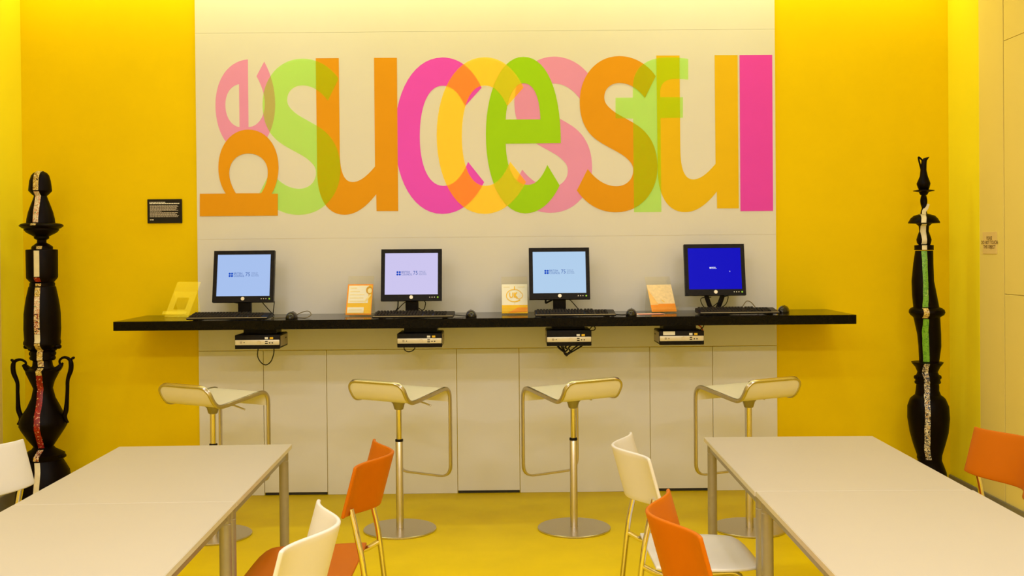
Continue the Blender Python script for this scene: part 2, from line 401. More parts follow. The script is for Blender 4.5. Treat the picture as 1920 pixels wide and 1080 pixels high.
# ------------------------------------------------------------------ wall lettering
LETTERS = {
 'letter_e_pink': 'M -1.646,2.830 C -1.774,2.822 -1.857,2.701 -1.859,2.538 C -1.861,2.353 -1.775,2.228 -1.670,2.227 C -1.564,2.226 -1.475,2.361 -1.473,2.535 C -1.472,2.638 -1.498,2.736 -1.541,2.815 L -1.592,2.721 C -1.559,2.661 -1.539,2.601 -1.540,2.541 C -1.541,2.459 -1.584,2.395 -1.647,2.392 Z M -1.705,2.670 C -1.760,2.662 -1.794,2.608 -1.795,2.538 C -1.796,2.461 -1.760,2.401 -1.705,2.392 Z',
 'letter_b': 'M -1.966,1.963 L -1.798,1.963 C -1.830,2.011 -1.845,2.071 -1.844,2.134 C -1.842,2.277 -1.758,2.376 -1.648,2.376 C -1.535,2.375 -1.454,2.274 -1.455,2.130 C -1.456,2.067 -1.474,2.002 -1.502,1.959 L -1.461,1.959 L -1.463,1.817 L -1.968,1.817 Z M -1.733,1.964 L -1.570,1.963 C -1.541,2.003 -1.526,2.048 -1.525,2.098 C -1.524,2.171 -1.575,2.221 -1.649,2.221 C -1.723,2.222 -1.773,2.168 -1.774,2.096 C -1.774,2.046 -1.756,2.005 -1.733,1.964 Z',
 's_green': 'M -1.061,2.700 C -1.110,2.777 -1.197,2.832 -1.294,2.832 C -1.446,2.833 -1.552,2.704 -1.554,2.541 C -1.555,2.432 -1.522,2.351 -1.452,2.296 C -1.388,2.246 -1.301,2.213 -1.258,2.174 C -1.226,2.145 -1.213,2.125 -1.213,2.093 C -1.214,2.033 -1.260,1.990 -1.323,1.990 C -1.396,1.991 -1.455,2.035 -1.508,2.103 L -1.580,1.965 C -1.517,1.872 -1.430,1.822 -1.327,1.821 C -1.169,1.820 -1.057,1.950 -1.055,2.108 C -1.054,2.222 -1.088,2.304 -1.158,2.364 C -1.217,2.413 -1.304,2.447 -1.347,2.485 C -1.379,2.513 -1.395,2.534 -1.395,2.567 C -1.394,2.621 -1.353,2.659 -1.296,2.659 C -1.233,2.658 -1.177,2.623 -1.132,2.559 Z',
 'u_orange': 'M -1.207,2.834 L -1.058,2.834 L -1.058,2.238 C -1.060,2.097 -1.033,2.031 -0.977,2.031 C -0.925,2.030 -0.875,2.079 -0.831,2.130 L -0.830,2.834 L -0.682,2.833 L -0.683,1.840 L -0.824,1.841 L -0.825,1.950 C -0.888,1.872 -0.954,1.818 -1.032,1.819 C -1.150,1.820 -1.208,1.935 -1.206,2.109 Z',
 'c_magenta': 'M -0.135,2.635 C -0.194,2.764 -0.280,2.832 -0.386,2.833 C -0.574,2.834 -0.698,2.616 -0.701,2.331 C -0.704,2.045 -0.584,1.820 -0.399,1.819 C -0.284,1.818 -0.191,1.893 -0.124,2.023 L -0.227,2.155 C -0.271,2.052 -0.321,2.000 -0.389,2.001 C -0.484,2.001 -0.540,2.130 -0.539,2.321 C -0.537,2.517 -0.483,2.651 -0.387,2.650 C -0.325,2.650 -0.282,2.602 -0.243,2.517 Z',
 'c_yellow': 'M 0.137,2.634 C 0.079,2.763 -0.008,2.831 -0.114,2.832 C -0.302,2.833 -0.426,2.615 -0.429,2.330 C -0.431,2.043 -0.311,1.819 -0.126,1.817 C -0.012,1.816 0.082,1.892 0.148,2.022 L 0.046,2.154 C 0.001,2.051 -0.048,1.999 -0.117,1.999 C -0.212,2.000 -0.268,2.129 -0.266,2.320 C -0.265,2.516 -0.211,2.650 -0.115,2.649 C -0.053,2.649 -0.010,2.601 0.030,2.515 Z',
 'e_green': 'M 0.376,2.272 C 0.379,2.607 0.292,2.832 0.137,2.833 C -0.007,2.835 -0.107,2.611 -0.110,2.334 C -0.113,2.040 -0.011,1.820 0.139,1.818 C 0.234,1.818 0.311,1.883 0.366,1.997 L 0.287,2.131 C 0.253,2.047 0.209,2.002 0.160,2.003 C 0.072,2.003 0.021,2.104 0.018,2.271 Z M 0.019,2.428 C 0.028,2.572 0.073,2.662 0.138,2.662 C 0.206,2.661 0.241,2.570 0.245,2.427 Z',
 's_pink': 'M 0.571,2.701 C 0.522,2.777 0.435,2.832 0.337,2.833 C 0.184,2.834 0.079,2.704 0.077,2.541 C 0.076,2.432 0.109,2.350 0.180,2.295 C 0.245,2.246 0.332,2.212 0.375,2.174 C 0.407,2.144 0.420,2.125 0.420,2.092 C 0.419,2.032 0.373,1.989 0.310,1.989 C 0.237,1.990 0.177,2.034 0.124,2.102 L 0.052,1.964 C 0.116,1.871 0.203,1.821 0.306,1.820 C 0.465,1.819 0.577,1.949 0.578,2.107 C 0.579,2.221 0.545,2.303 0.475,2.364 C 0.415,2.413 0.328,2.447 0.285,2.485 C 0.252,2.513 0.236,2.535 0.236,2.567 C 0.237,2.622 0.279,2.659 0.335,2.659 C 0.399,2.658 0.455,2.623 0.500,2.560 Z',
 's_orange': 'M 0.996,2.701 C 0.946,2.777 0.859,2.832 0.761,2.833 C 0.608,2.834 0.503,2.704 0.501,2.541 C 0.500,2.432 0.533,2.350 0.604,2.295 C 0.669,2.246 0.756,2.212 0.799,2.174 C 0.832,2.144 0.845,2.124 0.845,2.092 C 0.844,2.032 0.798,1.988 0.735,1.989 C 0.661,1.990 0.602,2.034 0.549,2.102 L 0.477,1.964 C 0.540,1.871 0.627,1.821 0.731,1.820 C 0.889,1.818 1.002,1.948 1.003,2.107 C 1.004,2.221 0.970,2.303 0.899,2.364 C 0.840,2.413 0.752,2.447 0.709,2.485 C 0.677,2.513 0.660,2.534 0.661,2.567 C 0.661,2.622 0.703,2.659 0.760,2.659 C 0.823,2.658 0.879,2.623 0.925,2.560 Z',
 'f': 'M 0.848,1.819 L 0.847,2.427 L 0.733,2.430 L 0.734,2.563 L 0.846,2.563 L 0.847,2.626 C 0.848,2.756 0.930,2.823 1.077,2.822 C 1.127,2.822 1.170,2.818 1.208,2.811 L 1.207,2.677 C 1.169,2.682 1.142,2.683 1.115,2.682 C 1.055,2.681 1.025,2.651 1.024,2.597 L 1.024,2.564 L 1.172,2.563 L 1.171,2.430 L 1.025,2.429 L 1.026,1.819 Z',
 'u_yellow': 'M 1.001,2.835 L 1.152,2.834 L 1.153,2.237 C 1.152,2.096 1.178,2.030 1.235,2.029 C 1.288,2.029 1.337,2.078 1.381,2.129 L 1.380,2.835 L 1.530,2.834 L 1.531,1.838 L 1.389,1.839 L 1.388,1.948 C 1.325,1.870 1.259,1.816 1.180,1.817 C 1.062,1.818 1.003,1.933 1.004,2.108 Z',
 'l': 'M 1.542,2.834 L 1.755,2.834 L 1.754,1.820 L 1.541,1.820 Z',
}
L_PINK = mat('pink_vinyl', (0.83, 0.33, 0.68), 0.6, var=0.02, scale=4, spec=0.2)
L_ORANGE = mat('orange_vinyl', (0.80, 0.35, 0.002), 0.6, var=0.02, scale=4, spec=0.2)
L_MAG = mat('magenta_vinyl', (0.86, 0.085, 0.80), 0.6, var=0.02, scale=4, spec=0.2)
L_MAG2 = mat('deep_magenta_vinyl', (0.82, 0.065, 0.62), 0.6, var=0.02, scale=4, spec=0.2)
L_GREEN = mat('lime_green_vinyl', (0.37, 0.72, 0.003), 0.6, var=0.02, scale=4, spec=0.2)
L_YEL = mat('golden_yellow_vinyl', (0.84, 0.54, 0.003), 0.6, var=0.02, scale=4, spec=0.2)
L_FGREEN = film('translucent_green_vinyl', (0.02, 0.25, 0.005), (0.775, 0.81, 0.51))
L_FYEL = film('translucent_yellow_vinyl', (0.44, 0.26, 0.03), (0.775, 0.70, 0.22))
spec_l = [
 ('letter_e_pink', L_PINK, 1, 'pink letter e lying on its side above the orange b'),
 ('s_pink', L_PINK, 1, 'pink letter s partly behind the lime green e'),
 ('c_magenta', L_MAG, 1, 'magenta letter c overlapped by a translucent yellow c'),
 ('u_orange', L_ORANGE, 1, 'orange letter u overlapped by a translucent green s'),
 ('u_yellow', L_YEL, 1, 'golden yellow letter u between the green f and magenta l'),
 ('l', L_MAG2, 1, 'deep magenta letter l, a plain upright bar ending the word'),
 ('e_green', L_GREEN, 2, 'solid lime green letter e in front of the pink s'),
 ('s_orange', L_ORANGE, 2, 'orange letter s overlapped by the translucent green f'),
 ('s_green', L_FGREEN, 3, 'translucent green letter s between pink e and orange u'),
 ('c_yellow', L_FYEL, 3, 'translucent yellow letter c between magenta c and green e'),
 ('f', L_FGREEN, 3, 'translucent green letter f over the orange s and yellow u'),
 ('letter_b', L_ORANGE, 4, 'orange letter b lying on its back below the pink e'),
]
for key, m, layer, label in spec_l:
    me = poly_me(svg_loops(LETTERS[key]))
    ch = {'letter_e_pink': 'e', 'letter_b': 'b'}.get(key, key[0])
    cxl = sum(v.co.x for v in me.vertices) / len(me.vertices); czl = min(v.co.z for v in me.vertices)
    shift_me(me, -cxl, 0, -czl)
    for p in me.polygons:
        pass
    o = link('letter_' + ch, me, m, None, (cxl, -0.0005 - 0.0003 * spec_l.index((key, m, layer, label)), czl))
    if me.polygons[0].normal.y > 0:
        me.flip_normals()
    tag(o, label, 'letter', 'letters of the wall slogan')

# ------------------------------------------------------------------ long desk shelf
DZ = 1.178          # desk top height
t = link('wall_desk', box_me(-2.32, 2.098, -0.58, -0.0005, DZ - .055, DZ, 0.0025, 2), GRANITE)
tag(t, 'long black polished stone desk shelf fixed along the back wall', 'desk')

# ------------------------------------------------------------------ monitors
def screen_text(parent, tx, tm, y=-0.0012):
    return link('screen_text', shift_me(tx, 0, y, 0), tm, parent)
def make_monitor(label, scr_col, dark=False, stand='neck', led=(0.5, 0.9, 0.2)):
    """origin: base on desk; screen faces -Y"""
    t = thing('computer_monitor', label, 'monitor', group='monitors along the wall desk')
    W, H, T = 0.378, 0.325, 0.03
    tilt = R(-11)
    hold = Matrix.Translation((0, 0, 0.095)) @ Matrix.Rotation(tilt, 4, 'X')
    def put(name, me, m, parent=t, smooth=0):
        me.transform(hold); return link(name, me, m, parent, smooth=smooth)
    sx0, sx1, sz0, sz1 = -0.165, 0.165, 0.038, 0.300
    bz = boxes_me([(-W / 2, sx0, -.004, .03, 0, H), (sx1, W / 2, -.004, .03, 0, H), (sx0, sx1, -.004, .03, 0, sz0), (sx0, sx1, -.004, .03, sz1, H)])
    put('bezel', bz, BLACKP)
    put('back_shell', box_me(-W / 2 + .03, W / 2 - .03, .02, .075, .03, H - .03, .02, 3), BLACKP, smooth=40)
    sm = emit('screen_' + label[:14].replace(' ', '_'), scr_col, 1.0)
    sc = put('screen', box_me(sx0, sx1, 0.0, 0.01, sz0, sz1), sm)
    def txt(s, size, x, z, m, align='LEFT', xs=1.0, bold=0.0):
        me = shift_me(text_me(s, size, align, xs, bold), x, -.0015, z); me.transform(hold)
        return link('screen_text', me, m, sc)
    zc = (sz0 + sz1) / 2
    if not dark:
        bm_ = bmesh.new()
        for dx in (0, .0145):
            for dz in (0, .0145):
                bmesh.ops.create_circle(bm_, cap_ends=True, segments=14, radius=.0066, matrix=Matrix.Translation((dx - .087, -.0015, dz + zc - .004)) @ Matrix.Rotation(PI / 2, 4, 'X'))
        me = from_bm(bm_); me.transform(hold)
        lk = link('screen_logo', me, MATS['screen_blue'], sc)
        txt('BRITISH', .0185, -.063, zc + .0105, MATS['screen_ink'], xs=.86)
        txt('COUNCIL', .0185, -.063, zc - .0045, MATS['screen_ink'], xs=.82)
        txt('75', .036, .010, zc + .004, MATS['screen_ink'], xs=.85)
        for k, s in enumerate(('YEARS OF', 'CULTURAL', 'RELATIONS')):
            txt(s, .0098, .046, zc + .0135 - .0095 * k, MATS['screen_ink2'], xs=.95)
    else:
        bm_ = bmesh.new()
        for dx in (0, .0055):
            for dz in (0, .0055):
                bmesh.ops.create_circle(bm_, cap_ends=True, segments=10, radius=.0027, matrix=Matrix.Translation((dx - .030, -.0015, dz + zc + .002)) @ Matrix.Rotation(PI / 2, 4, 'X'))
        me = from_bm(bm_); me.transform(hold); link('screen_logo', me, MATS['screen_white'], sc)
        txt('BRITISH', .0072, -.020, zc + .0075, MATS['screen_white'], bold=.0002)
        txt('COUNCIL', .0072, -.020, zc + .0015, MATS['screen_white'], bold=.0002)
        me = poly_me([[(0, 0), (0, .008), (.005, .003)]]); shift_me(me, .092, -.0015, zc - .022); me.transform(hold); link('mouse_pointer', me, MATS['screen_white'], sc)
    bt = bmesh.new(); bmesh.ops.create_cone(bt, cap_ends=True, segments=20, radius1=.012, radius2=.011, depth=.004, matrix=Matrix.Translation((0, -.006, .021)) @ Matrix.Rotation(PI / 2, 4, 'X'))
    put('badge', from_bm(bt), SILVER, smooth=30)
    for k in range(4):
        bt = bmesh.new(); bmesh.ops.create_cone(bt, cap_ends=True, segments=12, radius1=.0052 if k == 3 else .0032, radius2=.0045 if k == 3 else .0028, depth=.003, matrix=Matrix.Translation((.115 + .0145 * k + (.006 if k == 3 else 0), -.0055, .02)) @ Matrix.Rotation(PI / 2, 4, 'X'))
        put('power_button' if k == 3 else 'button', from_bm(bt), MATS['led_green'] if k == 3 else SILVER)
    if stand == 'neck':
        link('stand_neck', box_me(-.04, .04, .035, .075, .008, .20, .006, 2), BLACKP, t, smooth=40)
    else:
        for s in (-1, 1):
            link('stand_arm', sweep_me(spline([(s * .022, .06, .012), (s * .034, .055, .04), (s * .05, .05, .09), (s * .055, .05, .15)], 5), rrect(.014, .011, .004), up=(1, 0, 0)), BLACKP, t, smooth=40)
    bs = lathe_me([(.0, 0, .105), (.004, 0, .11), (.010, 0, .108), (.014, 0, .09), (.016, 0, .02)], 36); 
    for v in bs.vertices: v.co.y = v.co.y * .8 + .045
    link('stand_base', bs, BLACKP, t, smooth=40)
    return t
emit('screen_blue', lin(0, 70, 190), 1.0); emit('screen_ink', lin(50, 90, 170), 1.0); emit('screen_ink2', lin(95, 120, 175), 1.0)
emit('screen_white', (1, 1, 1), 1.0); emit('led_green', (0.45, 0.75, 0.05), 0.8)
mons = [
 (make_monitor('black computer monitor with pale blue logo screen beside the empty leaflet stand', lin(166, 192, 238)), -1.622, 0),
 (make_monitor('black computer monitor showing a lilac logo screen', lin(204, 197, 238)), -0.578, 0),
 (make_monitor('black computer monitor with sky blue logo screen beside the circle-logo leaflet', lin(176, 206, 236)), 0.345, 0),
 (make_monitor('black computer monitor with deep blue screen and forked stand', lin(0, 0, 190), True, 'fork'), 1.322, R(-1.5)),
]
for (m_, x, rz), yy in zip(mons, (-.30, -.30, -.30, -.27)):
    m_.location = (x, yy, DZ + (.014 if x > 1 else 0)); m_.rotation_euler.z = rz
# the fourth one stands on a thin pad
p = link('monitor_pad', lathe_me([(0, 0, .095), (.004, 0, .097), (.0135, 0, .092)], 32), BLACKP, None, (1.322, -.225, DZ), smooth=40)
tag(p, 'flat black round pad under the monitor with the deep blue screen', 'stand')

# cables of the monitors (each runs from screen back down to the desk)
def cable(label, pts, r=.0028, m=CABLE, group='cables of the computers'):
    o = link('cable', tube_me(pts, r, 8, 6), m, smooth=60)
    tag(o, label, 'cable', group); return o
for i, x in enumerate((-1.622, -.578, .345, 1.322)):
    nm = ['pale blue', 'lilac', 'sky blue', 'deep blue'][i]
    y0 = -.22
    if i == 0:
        cable('black cable slanting down behind the monitor with the pale blue screen', [(x + .10, y0, DZ + .095), (x + .11, y0, DZ + .08), (x + .15, y0 + .01, DZ + .03), (x + .17, y0 + .03, DZ + .004)])
        cable('black cable hanging at the outer edge of the pale blue monitor', [(x + .175, y0, DZ + .095), (x + .178, y0, DZ + .09), (x + .172, y0, DZ + .04), (x + .16, y0 + .04, DZ + .004)])
        cable('thin black cable looped under the pale blue monitor', [(x - .08, y0, DZ + .09), (x - .05, y0, DZ + .085), (x - .02, y0, DZ + .075), (x + .0, y0, DZ + .09), (x + .005, y0, DZ + .09)])
    elif i == 1:
        cable('thick black plug cable under the lilac monitor', [(x - .09, y0, DZ + .095), (x - .09, y0, DZ + .075), (x - .095, y0 - .01, DZ + .04), (x - .13, y0, DZ + .004)], .004)
        cable('black cable sweeping past the stand of the lilac monitor', [(x + .075, y0, DZ + .09), (x + .082, y0, DZ + .07), (x + .06, y0 + .01, DZ + .03), (x - .03, y0 + .02, DZ + .085), (x - .10, y0, DZ + .03), (x - .14, y0, DZ + .004)])
    elif i == 2:
        cable('black plug hanging under the sky blue monitor', [(x - .085, y0, DZ + .095), (x - .085, y0, DZ + .075), (x - .08, y0, DZ + .07), (x - .04, y0, DZ + .09)], .006)
        cable('black cable slanting right from the sky blue monitor', [(x + .06, y0, DZ + .09), (x + .075, y0, DZ + .08), (x + .11, y0, DZ + .04), (x + .14, y0, DZ + .004)])
    else:
        cable('black cable coiled beside the forked stand', [(x - .02, y0, DZ + .095), (x - .085, y0 - .02, DZ + .09), (x - .08, y0 - .02, DZ + .05), (x - .04, y0, DZ + .02), (x + .02, y0 - .01, DZ + .06), (x + .05, y0, DZ + .09)])
        cable('black cable drooping from the deep blue monitor', [(x + .06, y0, DZ + .095), (x + .085, y0 - .01, DZ + .10), (x + .07, y0 - .01, DZ + .05), (x + .02, y0, DZ + .018)])
        cable('thin bronze cable arched behind the keyboard under the deep blue screen', [(x + .14, y0 - .08, DZ + .004), (x + .17, y0 - .07, DZ + .05), (x + .19, y0 - .07, DZ + .072), (x + .22, y0 - .07, DZ + .06), (x + .26, y0 - .08, DZ + .004)], .0028, CABLEB)

# ------------------------------------------------------------------ keyboards
def make_keyboard(label):
    t = thing('keyboard', label, 'keyboard', group='keyboards along the wall desk')
    W, D = .485, .155
    bm_ = bmesh.new()
    prof = [(-D / 2, .004), (-D / 2, .014), (-D / 2 + .012, .017), (D / 2 - .006, .036), (D / 2, .032), (D / 2, .008)]
    rings = [[bm_.verts.new((x, y, z)) for y, z in prof] for x in (-W / 2, W / 2)]
    n = len(prof)
    for j in range(n): bm_.faces.new((rings[0][j], rings[0][(j + 1) % n], rings[1][(j + 1) % n], rings[1][j]))
    bm_.faces.new(rings[0]); bm_.faces.new(rings[1][::-1])
    bmesh.ops.recalc_face_normals(bm_, faces=bm_.faces[:])
    bmesh.ops.bevel(bm_, geom=bm_.edges[:], offset=.003, segments=2, affect='EDGES')
    link('case', from_bm(bm_), BLACKP, t, smooth=40)
    link('front_trim', box_me(-W / 2 + .004, W / 2 - .004, -D / 2 - .0008, -D / 2 + .010, .0135, .0165, .001, 1), KEYTRIM, t)
    bm_ = bmesh.new()
    slope = .019 / (D - .018)
    def key(x, y, w, d):
        z = .0165 + slope * (y + D / 2 - .012)
        v = []
        for zz, k in ((0, 0), (.009, .0022)):
            for sx, sy in ((-1, -1), (1, -1), (1, 1), (-1, 1)):
                v.append(bm_.verts.new((x + sx * (w / 2 - k), y + sy * (d / 2 - k), z + zz)))
        for f in ((4, 5, 6, 7), (0, 1, 5, 4), (1, 2, 6, 5), (2, 3, 7, 6), (3, 0, 4, 7)): bm_.faces.new([v[i] for i in f])
    pit = .0188
    for r in range(6):
        y = -D / 2 + .026 + r * .0205 + (.006 if r == 5 else 0)
        x0 = -W / 2 + .022
        for blk, nk in ((0, 15), (1, 3), (2, 4)):
            xb = x0 + (0, 15.35, 18.7)[blk] * pit
            if blk == 2 and r == 5: continue
            if blk == 1 and r == 2: continue
            k = 0
            while k < nk:
                if blk == 0 and r == 0 and k == 4: wk = 6
                elif blk == 0 and k == nk - 2 and r in (1, 2, 4): wk = 2
                elif blk == 1 and r == 1 and k != 1: k += 1; continue
                else: wk = 1
                key(xb + (k + (wk - 1) / 2) * pit, y, wk * pit - .0022, .0182); k += wk
    ks = link('keys', from_bm(bm_), KEYM, t); ks['kind'] = 'stuff'
    for s in (-1, 1):
        link('foot', box_me(s * .19 - .015, s * .19 + .015, -.06, .06, 0, .0045), BLACKP, t)
    return t
kbs = [('black keyboard in front of the pale blue logo screen', -1.655, -.475, 0), ('black keyboard in front of the lilac logo screen', -.545, -.49, R(-1)),
       ('black keyboard in front of the sky blue logo screen', .425, -.48, 0), ('black keyboard in front of the deep blue screen', 1.42, -.42, R(1))]
k0 = make_keyboard(kbs[0][0])
for i, (lb, x, y, rz) in enumerate(kbs):
    k = k0 if i == 0 else copy_tree(k0)
    k['label'] = lb; k.location = (x, y, DZ); k.rotation_euler.z = rz

# ------------------------------------------------------------------ mice
def make_mouse(label):
    t = thing('computer_mouse', label, 'mouse', group='mice along the wall desk')
    bm_ = bmesh.new(); bmesh.ops.create_uvsphere(bm_, u_segments=28, v_segments=16, radius=1)
    for v in bm_.verts:
        v.co = Vector((v.co.x * .034, v.co.y * .056, max(v.co.z, -.15) * .038 + .0057))
        v.co.z += .006 * max(0, v.co.y / .056)
    link('body', from_bm(bm_), BLACKG, t, smooth=50)
    bm_ = bmesh.new(); bmesh.ops.create_cone(bm_, cap_ends=True, segments=18, radius1=.009, radius2=.009, depth=.006, matrix=Matrix.Translation((0, .022, .0365)) @ Matrix.Rotation(PI / 2, 4, 'Y'))
    link('scroll_wheel', from_bm(bm_), KEYM, t, smooth=40)
    return t
ms = [('black mouse with a looped cord beside the pale blue screen', -1.285, -.47, R(-8)), ('black mouse beside the keyboard of the lilac screen', -.202, -.465, R(6)),
      ('black mouse beside the keyboard of the sky blue screen', .767, -.475, R(-10)), ('black mouse behind the keyboard end by the deep blue screen', 1.735, -.31, R(-30))]
m0 = make_mouse(ms[0][0])
for i, (lb, x, y, rz) in enumerate(ms):
    k = m0 if i == 0 else copy_tree(m0)
    k['label'] = lb; k.location = (x, y, DZ); k.rotation_euler.z = rz
z3 = DZ + .004
cable('thin bronze mouse cord looped beside the pale blue screen', [(-1.415, -.45, z3), (-1.36, -.42, z3), (-1.30, -.405, z3 + .004), (-1.24, -.37, z3 + .03), (-1.205, -.36, z3 + .035), (-1.185, -.38, z3 + .015), (-1.205, -.43, z3), (-1.25, -.42, z3), (-1.30, -.395, z3)], .0026, CABLEB, 'mouse cords')
cable('thin black mouse cord beside the lilac screen', [(-.305, -.40, z3 + .006), (-.27, -.42, z3 + .003), (-.235, -.41, z3), (-.208, -.405, z3 + .006)], .0026, CABLE, 'mouse cords')
cable('thin black mouse cord beside the sky blue screen', [(.655, -.40, z3 + .003), (.70, -.425, z3), (.74, -.415, z3), (.757, -.412, z3 + .006)], .0026, CABLE, 'mouse cords')

# ------------------------------------------------------------------ small desktop computers hung under the desk
def make_pc(label, front):
    """origin at underside of desk (front centre); hangs down"""
    t = thing('desktop_computer', label, 'computer', group='small computers hung under the desk')
    W, D = .268, .235
    zt, zb = -.036, -.122
    zt += front; 
    link('case', box_me(-W / 2, W / 2, 0.004, D, zb, zt, .008, 2), BLACKP, t, smooth=40)
    link('front_panel', box_me(-W / 2 - .001, W / 2 + .001, -.004, .012, zb, zt - .001, .004, 2), BLACKP, t, smooth=40)
    zm0, zm1 = zb + .024, zb + .055
    sb = link('silver_band', box_me(-W / 2 + .001, W / 2 - .001, -.0075, .004, zm0, zm1, .003, 2), SILVER, t, smooth=40)
    zc = (zm0 + zm1) / 2
    def disc(name, x, r, m):
        b = bmesh.new(); bmesh.ops.create_cone(b, cap_ends=True, segments=20, radius1=r, radius2=r * .9, depth=.003, matrix=Matrix.Translation((x, -.008, zc)) @ Matrix.Rotation(PI / 2, 4, 'X'))
        return link(name, from_bm(b), m, sb, smooth=30)
    disc('power_button', -W / 2 + .037, .0075, KEYTRIM); disc('indicator', -W / 2 + .056, .003, BLACKP); disc('badge', .01, .0115, STEEL)
    for k, (x, dz, w, h) in enumerate(((.055, .006, .016, .006), (.055, -.006, .016, .006), (.075, -.003, .007, .007), (.091, -.003, .007, .007))):
        link('port', box_me(x - w / 2, x + w / 2, -.0085, -.006, zc + dz - h / 2, zc + dz + h / 2), BLACKP, sb)
    for x, m in ((.055, PAPERW), (.085, PRINTY)):
        link('sticker', box_me(x - .010, x + .010, -.0048, -.0035, zm1 + .004, zm1 + .016), m, t)
    for s in (-1, 1):
        link('side_panel', boxes_me([(s * (W / 2) - .001, s * (W / 2) + .001, .02, .225, zb + .012, zt - .010)]), KEYTRIM, t)
        link('side_slot', boxes_me([(s * (W / 2 + .0005) - .001, s * (W / 2 + .0005) + .001, .15, .19, zb + .05, zb + .058)]), BLACKP, t)
    link('mounting_bracket', boxes_me([(-.10, .10, .07, .21, zt - .002, -.0005)]), BLACKP, t)
    return t
pcs = [('small black and silver computer under the desk with one long cable loop', -1.486, 0), ('small black and silver computer under the desk with one short cable loop', -.512, 0),
       ('small black and silver computer under the desk with a tangled cable bundle', .388, .01), ('small black and silver computer under the desk with a red cable', 1.067, 0)]
DB = DZ - .055
for lb, x, fr in pcs:
    o = make_pc(lb, fr); o.location = (x, -.50, DB)
    if x > 1:
        link('white_label', box_me(-.112, -.040, -.0052, -.0035, -.062, -.040, .0006, 1), PAPERW, o)
bz = DB - .122
cable('long black cable loop hanging below a small computer', [(-1.50, -.42, bz + .004), (-1.505, -.42, bz - .05), (-1.485, -.42, bz - .09), (-1.455, -.42, bz - .105), (-1.425, -.42, bz - .085), (-1.408, -.42, bz - .04), (-1.405, -.42, bz + .004)], .0032, CABLE, 'cables under the desk')
cable('short black cable loop hanging below a small computer', [(-.615, -.42, bz + .004), (-.61, -.42, bz - .022), (-.585, -.42, bz - .034), (-.555, -.42, bz - .022), (-.545, -.42, bz + .004)], .003, CABLE, 'cables under the desk')
for k, (xa, xm, dz, xb) in enumerate(((.32, .38, -.055, .42), (.34, .37, -.062, .46), (.35, .375, -.068, .49), (.325, .365, -.045, .40))):
    cable(['black cable drooping in a V in the tangled bundle', 'black cable in the tangled bundle reaching far right', 'longest black cable of the tangled bundle', 'shortest black cable of the tangled bundle'][k],
          [(xa, -.42 + k * .012, bz + .004), (xa + .01, -.42 + k * .012, bz - .02), (xm, -.42 + k * .012, bz + dz), (xm + .02, -.42 + k * .012, bz + dz + .012), (xb - .03, -.42 + k * .012, bz - .018), (xb, -.42 + k * .012, bz + .004)], .0045, CABLE, 'cables under the desk')
cable('black cable loop at the side of the computer with the tangled bundle', [(.515, -.40, DB - .035), (.54, -.40, DB - .012), (.555, -.40, DB - .022), (.548, -.40, DB - .036), (.52, -.40, DB - .038)], .003, CABLE, 'cables under the desk')
cable('red cable drooping from desk to a small computer', [(1.155, -.36, DB - .002), (1.19, -.36, DB - .012), (1.215, -.35, DB - .03), (1.222, -.35, DB - .05), (1.205, -.34, DB - .06)], .004, CABLER, 'cables under the desk')
cable('black cable curled beside the red cable', [(1.23, -.36, DB - .002), (1.225, -.36, DB - .025), (1.205, -.36, DB - .05), (1.222, -.36, DB - .075), (1.215, -.36, DB - .10), (1.195, -.36, DB - .112)], .0032, CABLE, 'cables under the desk')

